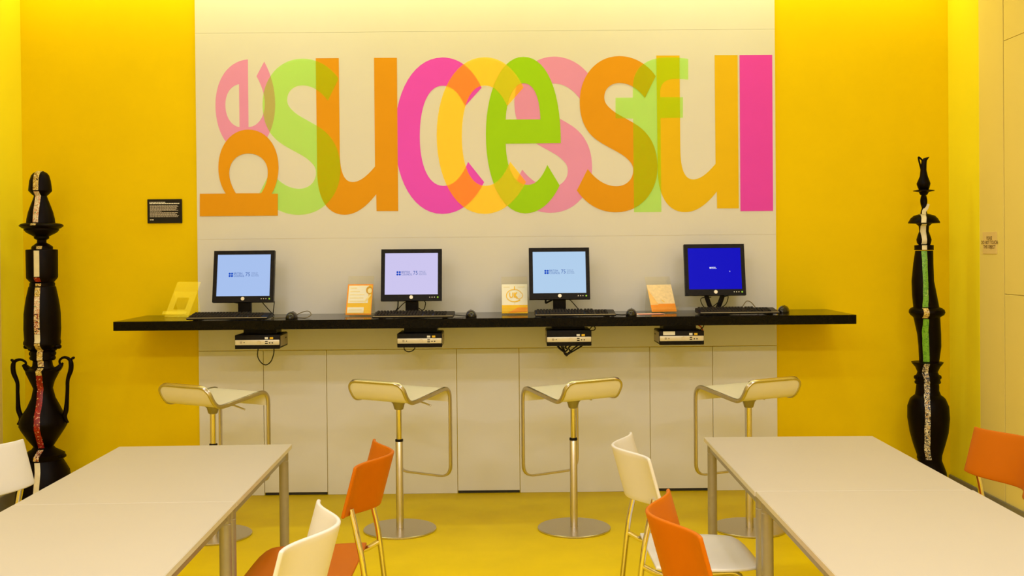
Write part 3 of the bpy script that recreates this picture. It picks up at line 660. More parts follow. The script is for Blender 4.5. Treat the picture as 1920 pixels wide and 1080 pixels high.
# ------------------------------------------------------------------ leaflet stands
def make_holder(label, loc, rz, tilt, kind, W=.165, H=.265):
    t = thing('leaflet_stand', label, 'leaflet stand', loc, rz, 'leaflet stands along the wall desk')
    M = Matrix.Translation((0, 0, .004)) @ Matrix.Rotation(-tilt, 4, 'X')
    am = ACRY_GLARE if kind == 'empty' else ACRY
    if kind == 'empty':
        lo = [[(-W / 2, 0), (W / 2, 0), (W / 2, H), (-W / 2, H)], [(-.042, .055), (.042, .055), (.042, .145), (-.042, .145)]]
        me = poly_me(lo); bm_ = bmesh.new(); bm_.from_mesh(me)
        bm_.verts.ensure_lookup_table()
        g = bmesh.ops.extrude_face_region(bm_, geom=bm_.faces[:])
        bmesh.ops.translate(bm_, verts=[v for v in g['geom'] if isinstance(v, bmesh.types.BMVert)], vec=(0, .003, 0))
        me = from_bm(bm_)
    else:
        me = box_me(-W / 2, W / 2, 0, .003, 0, H)
    me.transform(M); link('back_plate', me, am, t)
    lip = boxes_me([(-W / 2, W / 2, -.034, -.031, .0, .022)]); lip.transform(M); link('front_lip', lip, am, t)
    sh = boxes_me([(-W / 2, W / 2, -.034, .0, 0, .003)]); sh.transform(M); link('ledge', sh, am, t)
    yb, zb = H * .72 * math.sin(tilt), H * .72 * math.cos(tilt)
    leg = sweep_me([(0, yb + .004, zb + .002), (0, yb + .045, .002), (0, .03, .0018)], [(-.0015, -W / 2), (.0015, -W / 2), (.0015, W / 2), (-.0015, W / 2)], up=(0, 1, .5))
    link('rear_support', leg, am, t)
    if kind == 'empty': return t
    LW, LH = W - .004, (.205 if kind != 'plain' else .20)
    lf = thing('leaflet', {'photo': 'orange and white leaflet with text and a portrait, in acrylic stand', 'uk': 'white leaflet with a UK circle emblem and orange foot', 'plain': 'pale peach leaflet with an orange foot in tilted stand'}[kind], 'leaflet', loc, rz, 'leaflets in the acrylic stands')
    def pl(name, x0, x1, z0, z1, m, par, dy=0.0):
        me = box_me(x0, x1, -.0012 - dy, -.0004 - dy, z0 + .004, z1 + .004); me.transform(M); return link(name, me, m, par)
    def pm(name, me, m, par, dy):
        shift_me(me, 0, -.0012 - dy, .004); me.transform(M); return link(name, me, m, par)
    h = LW / 2
    if kind == 'photo':
        pg = pl('sheet', -h, h, 0, LH, PRINTO, lf)
        pl('print_block', -h + .007, h - .004, .008, LH - .008, PRINTY, pg, .0006)
        pl('print_panel', -h + .009, .055, .078, LH - .010, PAPERW, pg, .0012)
        pl('print_panel', -h + .009, .032, .013, .050, PAPERW, pg, .0012)
        for k, (a, b) in enumerate(((-.062, -.02), (-.062, .0), (-.062, .03), (-.062, .025), (-.062, .03), (-.06, .02))):
            z = LH - .030 - .022 * k if k < 5 else .03
            pl('text_line', a, b, z, z + .006, PRINTG, pg, .0018)
        el = [(.058 + .020 * math.cos(a), .165 + .026 * math.sin(a)) for a in [2 * PI * k / 20 for k in range(20)]]
        pm('portrait_hair', poly_me([el]), mat('dark_yellow_print', (0.62, 0.34, 0.005), 0.5, var=.1, scale=40), pg, .0022)
        el = [(.062 + .013 * math.cos(a), .160 + .018 * math.sin(a)) for a in [2 * PI * k / 20 for k in range(20)]]
        pm('portrait_face', poly_me([el]), mat('pale_yellow_print', (0.9, 0.78, 0.40), 0.5, var=.1, scale=40), pg, .0026)
        pm('portrait_arm', poly_me([[(.066, .138), (.074, .132), (.040, .082), (.028, .086)]]), MATS['pale_yellow_print'], pg, .0024)
    elif kind == 'uk':
        pg = pl('sheet', -h, h, 0, LH, PAPERW, lf)
        pl('print_band', -h, h, 0, .058, PRINTY, pg, .0006)
        pm('print_wedge', poly_me([[(-.045, .002), (h, .010), (h, .040), (.02, .040)]]), PRINTO, pg, .0016)
        def ring(cx, cz, rx, rz_, w0, w1, a0, a1):
            o_, i_ = [], []
            for k in range(41):
                a = a0 + (a1 - a0) * k / 40; w = w0 + (w1 - w0) * k / 40
                o_.append((cx + (rx + w) * math.cos(a), cz + (rz_ + w) * math.sin(a))); i_.append((cx + rx * math.cos(a), cz + rz_ * math.sin(a)))
            return poly_me([o_ + i_[::-1]])
        pm('emblem_ring', ring(-.002, .125, .046, .040, .004, .009, R(20), R(315)), PRINTY, pg, .0010)
        pm('emblem_ring', ring(-.006, .124, .042, .038, .002, .003, R(90), R(270)), PRINTG, pg, .0014)
        pm('emblem_ring', ring(.027, .125, .022, .022, .006, .003, R(120), R(420)), PRINTY, pg, .0018)
        pm('emblem_letters', shift_me(text_me('UK', .05, 'CENTER', .8, .0012), -.008, 0, .125), PRINTY, pg, .0022)
        pl('emblem_stem', -.003, .003, .166, .190, PRINTY, pg, .0010); pl('emblem_stem', -.002, .002, .062, .082, PRINTG, pg, .0010)
        pl('text_line', -.07, -.03, LH - .022, LH - .018, PRINTG, pg, .0010); pl('text_line', .02, .065, LH - .022, LH - .018, PRINTG, pg, .0010)
    else:
        pg = pl('sheet', -h, h, 0, LH, PRINTP, lf)
        pl('print_band', -h, h, 0, .058, PRINTO, pg, .0006)
        pm('print_streak', poly_me([[(-.005, .085), (.012, .068), (.016, .071), (-.001, .088)]]), PRINTY, pg, .0010)
        pm('print_wedge', poly_me([[(-h, .05), (-h, .17), (-.03, .058), (-.03, .05)]]), mat('peach_print', (0.9, 0.55, 0.18), .5, var=.1, scale=40), pg, .0010)
    return t
make_holder('empty clear acrylic leaflet stand with a square cut-out', (-2.05, -.25, DZ), R(-14), R(36), 'empty')
make_holder('acrylic leaflet stand holding the leaflet with a portrait', (-.912, -.27, DZ), R(-4), R(24), 'photo')
make_holder('acrylic leaflet stand holding the circle-emblem leaflet', (.065, -.27, DZ), R(0), R(30), 'uk')
make_holder('acrylic leaflet stand leaning askew with the pale peach leaflet', (1.003, -.25, DZ), R(9), R(34), 'plain')
for k, (x, y, rz, m, lb) in enumerate(((.86, -.33, .35, PAPERW, 'white leaflet lying flat on the desk behind the mouse'), (.90, -.35, .15, PRINTPK, 'pink leaflet lying flat on the desk beside the peach leaflet stand'))):
    o = link('flat_leaflet', box_me(-.08, .08, -.05, .05, 0, .0008), m, None, (x, y, DZ + .0005 + .0010 * k)); o.rotation_euler.z = rz
    tag(o, lb, 'leaflet')

# ------------------------------------------------------------------ wall plaques
t = thing('information_plaque', 'black information plaque with white text on the yellow wall', 'plaque', (-2.196, ROOM_B, 1.775))
link('board', box_me(-.111, .111, -.012, -.0003, 0, .155, .001, 1), PLAQUE, t)
def words(x0, x1, z, h, m, seed):
    rnd = random.Random(seed); bx = []; x = x0
    while x < x1 - .003:
        w = min(rnd.uniform(.006, .019), x1 - x); bx.append((x, x + w, -.0126, -.0118, z - h / 2, z + h / 2)); x += w + .0022
    return link('text_line', boxes_me(bx), m, t)
words(-.097, .006, .135, .0050, PLTEXT2, 1); words(-.097, .096, .127, .0052, PLTEXT2, 2)
for k, x1 in enumerate((.088, .092, .078, .082, .075, .088, -.02)): words(-.095, x1, .1135 - .0062 * k, .0032, PLTEXT, 10 + k)
for k, x1 in enumerate((.088, .072, .08, .092, .088)): words(-.095, x1, .0675 - .0064 * k, .0032, PLTEXT, 30 + k)
words(-.095, -.066, .022, .0050, PLTEXT2, 3)
t = thing('notice_sign', 'small cream notice reading please do not touch this object', 'sign', (ROOM_R, -.562, 1.533), -PI / 2)
link('card', box_me(-.088, .088, -.004, -.0003, 0, .132, .001, 1), SIGNP, t)
for k, (s, w) in enumerate((('PLEASE', .8), ('DO NOT TOUCH', .92), ('THIS OBJECT', .92))):
    link('notice_text', shift_me(text_me(s, .029, 'CENTER', w, .0004), 0, -.0046, .094 - .026 * k), SIGNT, t)

# ------------------------------------------------------------------ bar stools
def make_stool(label):
    """forward = +Y (front edge and foot loop), origin under the post on the floor"""
    t = thing('bar_stool', label, 'stool', group='white and steel bar stools at the desk')
    W = .375; h = W / 2
    link('base_plate', lathe_me([(0, 0, .200), (.002, 0, .206), (.009, 0, .206), (.011, 0, .203), (.0125, 0, .03)], 64), STEEL, t, smooth=30)
    link('lower_post', lathe_me([(.012, 0, .0215), (.50, 0, .0215), (.504, 0, .019)], 28), STEEL, t, smooth=40)
    link('collar', lathe_me([(.503, 0, .0225), (.515, 0, .0225), (.517, 0, .019)], 28), BLACKP, t, smooth=40)
    link('gas_piston', lathe_me([(.515, 0, .0165), (.70, 0, .0165)], 24), CHROME, t, smooth=40)
    link('seat_cup', lathe_me([(.684, 0, .022), (.688, 0, .026), (.717, 0, .034), (.732, 0, .048), (.757, 0, .050)], 28), GREYMETAL, t, smooth=40)
    link('lever', tube_me([(.03, .02, .735), (.10, .05, .731), (.16, .065, .714), (.175, .07, .708)], .0045, 8, 4), STEEL, t, smooth=50)
    # side profile from the top of the low back, through the dip, to the front knee
    prof = [(-.220, .865), (-.208, .835), (-.188, .797), (-.162, .765), (-.132, .752), (-.09, .753), (.0, .765), (.10, .779), (.165, .788), (.198, .788), (.222, .777), (.238, .752), (.242, .71)]
    pp = spline([(0, a, b) for a, b in prof], 6)
    acc = [0.0]
    for a, b in zip(pp, pp[1:]): acc.append(acc[-1] + (b - a).length)
    rc = .055
    def half(sv):
        return h - (rc - math.sqrt(max(0, rc * rc - (rc - sv) ** 2))) if sv < rc else h
    bm_ = bmesh.new(); th = .010; rows = []
    for i, q in enumerate(pp):
        tn = (pp[min(i + 1, len(pp) - 1)] - pp[max(i - 1, 0)]).normalized(); nn = Vector((0, -tn.z, tn.y))
        hw = half(acc[i]) - .004
        rows.append([bm_.verts.new((x, q.y + nn.y * s * th / 2, q.z + nn.z * s * th / 2)) for x, s in ((-hw, 1), (hw, 1), (hw, -1), (-hw, -1))])
    for i in range(len(rows) - 1):
        for j in range(4): bm_.faces.new((rows[i][j], rows[i][(j + 1) % 4], rows[i + 1][(j + 1) % 4], rows[i + 1][j]))
    bm_.faces.new(rows[0]); bm_.faces.new(rows[-1][::-1])
    link('seat_shell', from_bm(bm_), SEATWHITE, t, smooth=50)
    # steel band: one closed loop round the back, along both sides and down into the foot rest
    side = [Vector((half(a), q.y, q.z)) for a, q in zip(acc, pp)]
    nose = [Vector((x, pp[0].y, pp[0].z)) for x in (0, .05, .10, h - rc - .012)]
    down = [Vector(v) for v in round_poly([(h, .242, .69), (h, .242, .272), (0, .242, .272)], .075, 8)]
    half_loop = nose + side + down
    loop = half_loop + [Vector((-v.x, v.y, v.z)) for v in half_loop[::-1][1:]]
    link('band_frame', sweep_me(loop, rrect(.0115, .006, .003), up=(0, .87, .48)), STEEL, t, smooth=45)
    return t
stl = [('white and steel bar stool behind the table with the hidden base plate, by the long cable loop', -1.634, -.94, R(-30)), ('white and steel bar stool beside the orange chair at the table', -.604, -.86, R(-31)),
       ('white and steel bar stool below the tangled cable bundle', .384, -.875, R(30)), ('white and steel bar stool behind the table beside the white chair', 1.372, -.915, R(27))]
stl[0] = ('white and steel bar stool standing below the long cable loop', *stl[0][1:])
s0 = make_stool(stl[0][0])
for i, (lb, x, y, rz) in enumerate(stl):
    o = s0 if i == 0 else copy_tree(s0)
    o['label'] = lb; o.location = (x, y, 0); o.rotation_euler.z = rz

# ------------------------------------------------------------------ tables
def make_table(label):
    t = thing('table', label, 'table', group='white tables in two pairs')
    W, L, Z = .752, 1.031, .74
    link('table_top', box_me(-W / 2, W / 2, -L / 2, L / 2, Z - .019, Z, .0015, 1), TABLETOP, t)
    for nm, b in (('edge_band', (-W / 2 - .0012, -W / 2, -L / 2, L / 2, Z - .0185, Z - .0015)), ('edge_band', (W / 2, W / 2 + .0012, -L / 2, L / 2, Z - .0185, Z - .0015)),
                  ('edge_band', (-W / 2, W / 2, -L / 2 - .0012, -L / 2, Z - .0185, Z - .0015)), ('edge_band', (-W / 2, W / 2, L / 2, L / 2 + .0012, Z - .0185, Z - .0015))):
        link(nm, box_me(*b), TABLEEDGE, t)
    ix, iy = W / 2 - .030, L / 2 - .030
    for s in (-1, 1):
        link('rail', box_me(s * ix - .013, s * ix + .013, -iy + .018, iy - .018, Z - .056, Z - .0195, .002, 1), GREYMETAL, t)
        link('rail', box_me(-ix + .018, ix - .018, s * iy - .013, s * iy + .013, Z - .056, Z - .0195, .002, 1), GREYMETAL, t)
        for q in (-1, 1):
            lg = lathe_me([(0, 0, .016), (.004, 0, .0205), (Z - .068, 0, .0205), (Z - .067, 0, .0195), (Z - .064, 0, .0195), (Z - .063, 0, .0205), (Z - .0195, 0, .0205)], 24)
            link('leg', shift_me(lg, s * ix, q * iy), GREYMETAL, t, smooth=40)
    return t
tbl = [('white laminate table beside the orange chair with its far edge towards the steel stools', -1.308, -2.698, R(1.2)), ('white laminate table beside the white chair, pushed against another table', -1.287, -3.732, R(1.2)),
       ('white laminate table beside the white chair near the tall vase sculpture', 1.255, -2.632, R(-1.2)), ('white laminate table beside the orange chair, pushed against another table', 1.239, -3.666, R(-1.2))]
tbl[0] = ('white laminate table with an orange chair drawn up to its free side', *tbl[0][1:])
tbl[1] = ('white laminate table with the back of a white chair at its corner', *tbl[1][1:])
tbl[2] = ('white laminate table between a white chair and an orange chair', *tbl[2][1:])
tbl[3] = ('white laminate table with the back of an orange chair at its corner', *tbl[3][1:])
t0 = make_table(tbl[0][0])
for i, (lb, x, y, rz) in enumerate(tbl):
    o = t0 if i == 0 else copy_tree(t0)
    o['label'] = lb; o.location = (x, y, 0); o.rotation_euler.z = rz

# ------------------------------------------------------------------ chairs
def make_chair(label, m):
    """faces +Y; origin under the seat centre"""
    t = thing('chair', label, 'chair', group='plastic shell chairs at the tables')
    def shell(nu, nv, fn, th, bev):
        bm_ = bmesh.new()
        g = [[bm_.verts.new(fn(-1 + 2 * i / nu, j / nv)) for i in range(nu + 1)] for j in range(nv + 1)]
        for j in range(nv):
            for i in range(nu): bm_.faces.new((g[j][i], g[j][i + 1], g[j + 1][i + 1], g[j + 1][i]))
        bmesh.ops.recalc_face_normals(bm_, faces=bm_.faces[:])
        r = bmesh.ops.solidify(bm_, geom=bm_.faces[:], thickness=th)
        bmesh.ops.recalc_face_normals(bm_, faces=bm_.faces[:])
        ed = [e for e in bm_.edges if len(e.link_faces) == 2 and e.calc_face_angle(0) > R(60)]
        bmesh.ops.bevel(bm_, geom=ed, offset=bev, segments=2, affect='EDGES', profile=0.5)
        return from_bm(bm_)
    BW, ZB, ZT = .265, .672, .86
    def back(u, v):
        hw = BW * (1.0 - .03 * (1 - v))
        # rounded lower corners, level top
        cr = .035; uu = abs(u); z = ZB + (ZT - ZB) * v
        z += .012 * (1 - v) * uu ** 2
        fwd = .098 * (1 - math.cos(PI * min(1, abs(u)))) / 2
        y = -.318 + fwd + (ZT - z) * .27
        return Vector((u * hw, y, z))
    link('backrest', shell(32, 10, back, .012, .0045), m, t, smooth=50)
    def seat(u, v):
        y = -.185 + .42 * v
        hw = .228 * (1 - .02 * v)
        if v > .55: hw *= math.sqrt(max(0.0, 1 - ((v - .55) / .56) ** 2.4))
        if v < .12: hw *= 1 - .35 * (.12 - v)
        z = .462 - .014 * math.cos(u * PI / 2) * math.sin(PI * v) - (.05 * ((v - .82) / .18) ** 2 if v > .82 else 0) + .010 * (1 - v) ** 3
        return Vector((u * hw, y, z))
    link('seat', shell(20, 20, seat, .011, .0035), m, t, smooth=50)
    for s in (-1, 1):
        rp_ = spline([(s * .206, -.1885, .706), (s * .208, -.200, .66), (s * .212, -.213, .60), (s * .216, -.232, .50), (s * .216, -.262, .25), (s * .216, -.296, .006)], 6)
        link('rear_leg', sweep_me(rp_, circ(.0105, 12), up=(1, 0, 0)), CHROME, t, smooth=50)
        fp = round_poly([(s * .216, -.234, .475), (s * .212, -.17, .438), (s * .170, .13, .435), (s * .175, .17, .006)], .05, 6)
        link('front_leg', sweep_me(fp, circ(.0105, 12), up=(1, 0, 0)), CHROME, t, smooth=50)
    link('cross_bar', tube_me([(-.172, .10, .434), (.172, .10, .434)], .009, 10), CHROME, t, smooth=50)
    link('cross_bar', tube_me([(-.208, -.12, .436), (.208, -.12, .436)], .009, 10), CHROME, t, smooth=50)
    return t
chairs = [
 ('orange plastic chair with chrome legs below the short cable loop', ORANGE, -.722, -2.988, PI / 2),
 ('white plastic chair standing right before the seat of an orange chair', CHWHITE, -.765, -3.955, PI / 2),
 ('white plastic chair beside the black scroll-handled sculpture', CHWHITE, -1.690, -2.915, -PI / 2),
 ('white plastic chair with chrome legs below the tangled cables', CHWHITE, .710, -2.90, -PI / 2),
 ('orange plastic chair standing right before the seat of a white chair', ORANGE, .705, -3.871, -PI / 2),
 ('orange plastic chair beside the cream side wall', ORANGE, 1.675, -2.862, PI / 2),
]
co, cw = None, None
for lb, m, x, y, rz in chairs:
    src = co if m is ORANGE else cw
    if src is None:
        c = make_chair(lb, m)
        if m is ORANGE: co = c
        else: cw = c
    else: c = copy_tree(src)
    c['label'] = lb; c.location = (x, y, 0); c.rotation_euler.z = rz

# ------------------------------------------------------------------ sculptures
def strip_me(prof, z0, z1, w, xoff, lift=.0025, amax=1.0):
    """ribbon of constant width lying on the front of a lathe profile"""
    pf = sorted(prof)[:]
    zs_ = [z0] + [p_[0] for p_ in pf if z0 < p_[0] < z1] + [z1]
    fine = []
    for a, b in zip(zs_, zs_[1:]):
        n = max(1, int((b - a) / .015))
        for k in range(n): fine.append(a + (b - a) * k / n)
    fine.append(z1)
    def at(z):
        for a, b in zip(pf, pf[1:]):
            if a[0] <= z <= b[0]:
                t_ = (z - a[0]) / max(1e-6, b[0] - a[0]); return a[1] + (b[1] - a[1]) * t_, a[2] + (b[2] - a[2]) * t_
        return pf[-1][1], pf[-1][2]
    bm_ = bmesh.new(); rows = []
    for z in fine:
        cx, r = at(z); r = max(r, .004)
        xo = xoff(z) if callable(xoff) else xoff
        row = []
        for k in range(5):
            s = min(.97, max(-.97, (xo + w * (k / 4 - .5)) / r))
            a = math.asin(s)
            row.append((cx + (r + lift) * math.sin(a), -(r + lift) * math.cos(a), z))
        rows.append([bm_.verts.new(q) for q in row] + [bm_.verts.new((q[0] * .9 + cx * .1, q[1] * .9, q[2])) for q in row[::-1]])
    n = len(rows[0])
    for i in range(len(rows) - 1):
        for j in range(n): bm_.faces.new((rows[i][j], rows[i][(j + 1) % n], rows[i + 1][(j + 1) % n], rows[i + 1][j]))
    bm_.faces.new(rows[0]); bm_.faces.new(rows[-1])
    return from_bm(bm_)
LP = [(2.094, -0.0, 0.002), (2.092, -0.0, 0.017), (2.079, 0.0, 0.04), (2.063, -0.001, 0.052), (2.032, -0.002, 0.061), (2.0, -0.002, 0.065), (1.971, -0.002, 0.068), (1.965, -0.001, 0.063), (1.952, -0.002, 0.051), (1.939, -0.001, 0.037), (1.917, -0.001, 0.044), (1.879, -0.001, 0.058), (1.841, -0.001, 0.071), (1.796, -0.001, 0.081), (1.774, -0.001, 0.083), (1.768, 0.002, 0.116), (1.761, 0.003, 0.124), (1.755, 0.002, 0.127), (1.742, 0.003, 0.111), (1.738, 0.003, 0.1), (1.729, 0.003, 0.1), (1.714, 0.003, 0.086), (1.691, 0.002, 0.044), (1.678, 0.003, 0.043), (1.669, 0.004, 0.027), (1.653, 0.003, 0.027), (1.64, 0.006, 0.046), (1.628, 0.006, 0.061), (1.613, 0.005, 0.062), (1.61, 0.003, 0.09), (1.605, 0.003, 0.092), (1.465, 0.003, 0.091), (1.441, 0.003, 0.091), (1.435, 0.002, 0.089), (1.41, 0.003, 0.068), (1.403, 0.004, 0.073), (1.387, 0.003, 0.073), (1.381, 0.003, 0.078), (1.314, 0.002, 0.092), (1.263, 0.002, 0.1), (1.218, 0.001, 0.105), (1.123, 0.001, 0.107), (1.059, 0.0, 0.103), (1.043, -0.001, 0.108), (1.03, -0.001, 0.107), (1.005, -0.002, 0.078), (0.995, -0.0, 0.06), (0.983, 0.0, 0.07), (0.938, -0.0, 0.07), (0.928, -0.001, 0.055), (0.897, -0.001, 0.059), (0.884, -0.002, 0.07), (0.872, -0.002, 0.1), (0.853, -0.002, 0.095), (0.802, -0.004, 0.071), (0.759, 0.0, 0.056), (0.7, 0.001, 0.069), (0.64, 0.002, 0.097), (0.598, -0.003, 0.12), (0.555, -0.003, 0.136), (0.53, -0.003, 0.138), (0.504, -0.004, 0.125), (0.453, -0.005, 0.093), (0.402, -0.002, 0.057), (0.385, 0.0, 0.07), (0.355, -0.001, 0.122), (0.334, -0.006, 0.122), (0.321, -0.005, 0.112), (0.249, 0.004, 0.143), (0.129, 0.001, 0.163), (0.0, 0.0, 0.173)]
RP = [(2.138, 0.021, 0.004), (2.13, 0.003, 0.015), (2.114, -0.009, 0.016), (2.088, -0.012, 0.017), (2.056, -0.014, 0.018), (2.017, -0.012, 0.024), (1.991, -0.013, 0.034), (1.972, -0.014, 0.041), (1.962, -0.014, 0.039), (1.946, -0.013, 0.034), (1.935, -0.013, 0.029), (1.929, -0.013, 0.063), (1.925, -0.013, 0.063), (1.919, -0.012, 0.03), (1.901, -0.013, 0.02), (1.875, -0.013, 0.021), (1.849, -0.013, 0.022), (1.824, -0.013, 0.021), (1.798, -0.012, 0.018), (1.785, -0.012, 0.018), (1.782, -0.011, 0.029), (1.772, -0.011, 0.062), (1.756, -0.012, 0.079), (1.733, -0.012, 0.093), (1.725, -0.012, 0.094), (1.722, -0.013, 0.047), (1.707, -0.013, 0.031), (1.675, -0.013, 0.028), (1.649, -0.013, 0.037), (1.623, -0.013, 0.045), (1.604, -0.013, 0.042), (1.591, -0.01, 0.034), (1.588, -0.013, 0.057), (1.558, -0.013, 0.057), (1.555, -0.012, 0.053), (1.477, -0.018, 0.059), (1.366, -0.022, 0.066), (1.277, -0.012, 0.073), (1.203, -0.001, 0.076), (1.197, 0.0, 0.091), (1.185, 0.002, 0.104), (1.17, 0.003, 0.107), (1.155, 0.004, 0.1), (1.142, 0.001, 0.081), (1.135, 0.002, 0.078), (1.033, 0.016, 0.07), (0.959, 0.02, 0.067), (0.863, 0.015, 0.059), (0.86, 0.004, 0.095), (0.849, 0.004, 0.089), (0.831, 0.005, 0.074), (0.799, 0.005, 0.06), (0.782, 0.006, 0.066), (0.773, 0.005, 0.074), (0.737, 0.006, 0.073), (0.723, 0.005, 0.066), (0.71, 0.005, 0.068), (0.683, 0.003, 0.069), (0.656, 0.006, 0.076), (0.643, 0.007, 0.093), (0.63, 0.006, 0.105), (0.585, 0.007, 0.122), (0.513, 0.009, 0.125), (0.424, 0.012, 0.114), (0.352, 0.012, 0.096), (0.28, 0.014, 0.074), (0.262, 0.013, 0.074), (0.249, 0.015, 0.071), (0.209, 0.02, 0.081), (0.173, 0.022, 0.092), (0.083, 0.02, 0.104), (0.0, 0.018, 0.112)]
def sections(t, prof, cuts):
    out = {}
    for nm, za, zb in cuts:                     # za above zb
        pf = [p_ for p_ in prof if zb - 1e-6 <= p_[0] <= za + 1e-6]
        out[nm] = link(nm, lathe_me(pf, 40), EBONY, t, smooth=35)
    return out
tl = thing('totem_sculpture', 'tall black turned-wood sculpture with scroll handles and inlaid strip', 'sculpture', (-2.84, -.35, 0))
sections(tl, LP, [('finial', 2.094, 1.774), ('dish', 1.774, 1.678), ('stem', 1.678, 1.613), ('drum', 1.613, 1.41), ('collar', 1.41, 1.381), ('baluster', 1.381, .995), ('neck', .995, .884), ('vase', .884, .402), ('base', .402, 0)])
# carved leaf lobes
def blob(name, loc, rx, ry, rz_, par, rot=0):
    b = bmesh.new(); bmesh.ops.create_icosphere(b, subdivisions=2, radius=1)
    for v in b.verts: v.co = Vector((v.co.x * rx, v.co.y * ry, v.co.z * rz_))
    bmesh.ops.rotate(b, verts=b.verts[:], cent=(0, 0, 0), matrix=Matrix.Rotation(rot, 3, 'Y')); bmesh.ops.translate(b, verts=b.verts[:], vec=loc)
    return link(name, from_bm(b), EBONY, par, smooth=60)
for s in (-1, 1):
    blob('carved_leaf', (s * .088, 0, 1.02), .030, .03, .018, tl, s * .5)
    blob('carved_leaf', (s * .066, 0, 1.002), .022, .03, .016, tl, s * .3)
    blob('carved_leaf', (s * .066, 0, .972), .014, .03, .018, tl); blob('carved_leaf', (s * .064, 0, .945), .013, .03, .016, tl)
    blob('carved_leaf', (s * .105, 0, .345), .03, .05, .014, tl, s * .35)
    # jug lip reaching out to the handle
    link('spout', sweep_me(spline([(s * .05, 0, .865), (s * .085, 0, .872), (s * .107, 0, .893), (s * .118, 0, .905)], 5), rrect(.022, .03, .01, 4), up=(0, 0, 1), radii=[1 - .65 * k / 15 for k in range(16)]), EBONY, tl, smooth=50)
HL = [(-0.125, 0.899), (-0.11, 0.895), (-0.104, 0.918), (-0.134, 0.935), (-0.168, 0.927), (-0.181, 0.902), (-0.179, 0.855), (-0.157, 0.795), (-0.156, 0.736), (-0.155, 0.684), (-0.152, 0.625), (-0.137, 0.582), (-0.144, 0.557), (-0.157, 0.536)]
HR = [(0.124, 0.911), (0.109, 0.903), (0.104, 0.929), (0.132, 0.947), (0.162, 0.935), (0.173, 0.911), (0.171, 0.868), (0.152, 0.809), (0.149, 0.749), (0.145, 0.681), (0.139, 0.622), (0.13, 0.588), (0.139, 0.562), (0.15, 0.543)]
for pts in (HL, HR):
    sp = spline([(a, 0, b) for a, b in pts], 5)
    rk = [.55, .6, .6, .7, .9, 1.25, 1.3, 1.0, .95, 1.05, 1.3, 1.3, .8, .7]
    rad = [rk[min(i // 5, 13)] + (rk[min(i // 5 + 1, 13)] - rk[min(i // 5, 13)]) * (i % 5) / 5 for i in range(len(sp))]
    hd = link('handle', sweep_me(sp, circ(.0115, 12), up=(0, 1, 0), radii=rad), EBONY, tl, smooth=60)
    s = 1 if pts[0][0] > 0 else -1
    blob('handle_tip', (s * .185, 0, .93 if s < 0 else .941), .014, .01, .009, tl, -s * .5)
def table(tb):
    tb = sorted(tb)
    def f(z):
        if z <= tb[0][0]: return tb[0][1]
        for (a, va), (b, vb) in zip(tb, tb[1:]):
            if a <= z <= b:
                t_ = (z - a) / (b - a); t_ = t_ * t_ * (3 - 2 * t_); return va + (vb - va) * t_
        return tb[-1][1]
    return f
off_l = table([(2.09, 0), (1.95, .002), (1.78, .004), (1.6, .008), (1.38, .007), (1.2, .012), (1.06, .0145), (.93, .011), (.86, .018), (.73, .007), (.64, .010), (.55, .022), (.47, .020), (.37, .008), (.26, .018), (0, .018)])
for z1, z0, m in ((2.092, 1.972, INL_GOLD), (1.965, 1.776, INL_FLORAL), (1.768, 1.757, INL_GOLD), (1.632, 1.614, INL_GOLD), (1.604, 1.446, IVORY), (1.441, 1.414, INL_RED), (1.404, 1.388, INL_GOLD), (1.380, 1.326, INL_GOLD), (1.324, 1.222, INL_FLORAL),
                  (1.220, 1.098, INL_MULTI), (1.096, 1.046, IVORY), (1.043, .896, INL_GOLD), (.888, .846, INL_GOLD), (.845, .40, INL_RED), (.39, .33, INL_MULTI), (.32, .01, IVORY)):
    link('inlay_strip', strip_me(LP, z0, z1, .031 if m is not INL_RED else .033, off_l), m, tl, smooth=40)

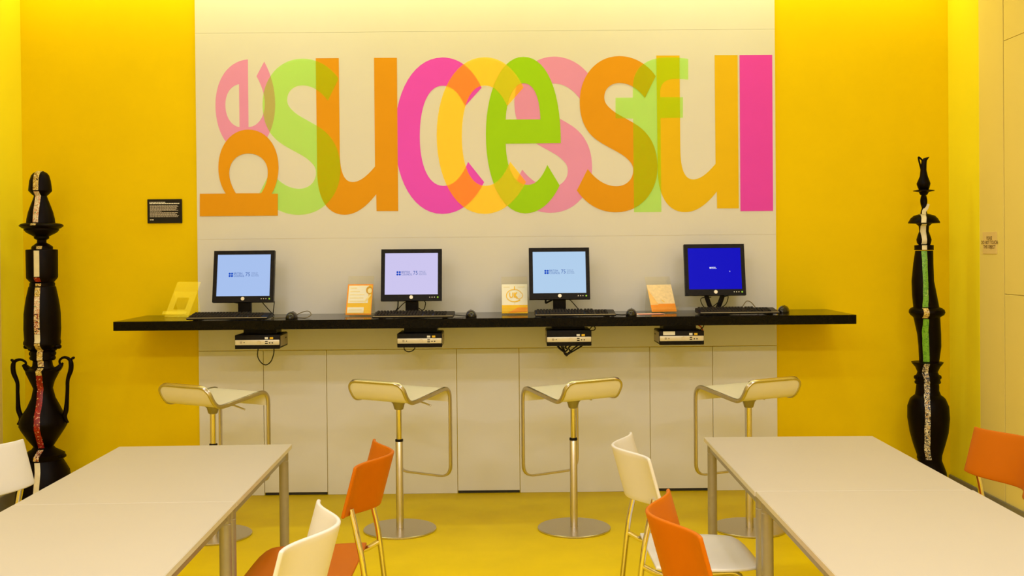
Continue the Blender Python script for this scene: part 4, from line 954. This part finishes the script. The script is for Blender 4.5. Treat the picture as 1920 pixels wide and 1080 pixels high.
tr = thing('vase_sculpture', 'tall black sculpture of a stacked ewer, cap, bent column and vase', 'sculpture', (2.63, -.30, 0))
tw = [p_ for p_ in RP if 1.785 - 1e-6 <= p_[0] <= 1.901 + 1e-6]
sections(tr, RP, [('ewer', 2.138, 1.935), ('plate', 1.935, 1.901), ('cap', 1.785, 1.722), ('stem', 1.722, 1.591), ('block', 1.591, 1.558), ('upper_column', 1.555, 1.203), ('ring', 1.203, 1.135), ('lower_column', 1.135, .863), ('vase', .863, .262), ('base', .262, 0)])
link('twisted_stem', lathe_me([(1.785 + .116 * k / 24, -.013, .021, .55, PI * 1.3 * k / 24) for k in range(25)], 28), EBONY, tr, smooth=50)
link('ewer_handle', tube_me([(-.022, 0, 2.03), (-.030, 0, 2.07), (-.040, 0, 2.11), (-.044, 0, 2.135), (-.036, 0, 2.132), (-.022, 0, 2.118)], .0055, 10, 5), EBONY, tr, smooth=60)
for s in (-1, 1):
    blob('carved_lug', (.005 + s * .070, 0, .765), .014, .03, .016, tr); blob('carved_lug', (.005 + s * .067, 0, .735), .012, .03, .014, tr)
abs_r = table([(1.78, -.036), (1.727, -.048), (1.72, -.026), (1.594, -.026), (1.588, -.031), (1.3, -.031), (1.206, -.033), (1.201, -.038), (1.139, -.036), (1.133, -.031), (.866, -.020), (.858, -.032), (.69, -.022), (.60, -.040), (.47, -.041), (.35, -.033), (.262, -.017)])
cx_r = table([(p_[0], p_[1]) for p_ in RP])
for z1, z0, m in ((1.781, 1.727, IVORY), (1.720, 1.594, IVORY), (1.588, 1.560, IVORY), (1.553, 1.206, INL_GREEN), (1.201, 1.139, INL_GOLD), (1.133, .866, INL_GREEN), (.858, .262, INL_CHINA)):
    link('inlay_strip', strip_me(RP, z0, z1, .029 if z0 < 1.5 else .026, lambda z: abs_r(z) - cx_r(z)), m, tr, smooth=40)
link('inlay_strip', sweep_me(spline([(-.030, -.045, 1.778), (-.020, -.024, 1.80), (-.006, -.021, 1.82), (.006, -.014, 1.845)], 5), rrect(.012, .0015, .001), up=(1, 0, 0)), IVORY, tr, smooth=50)
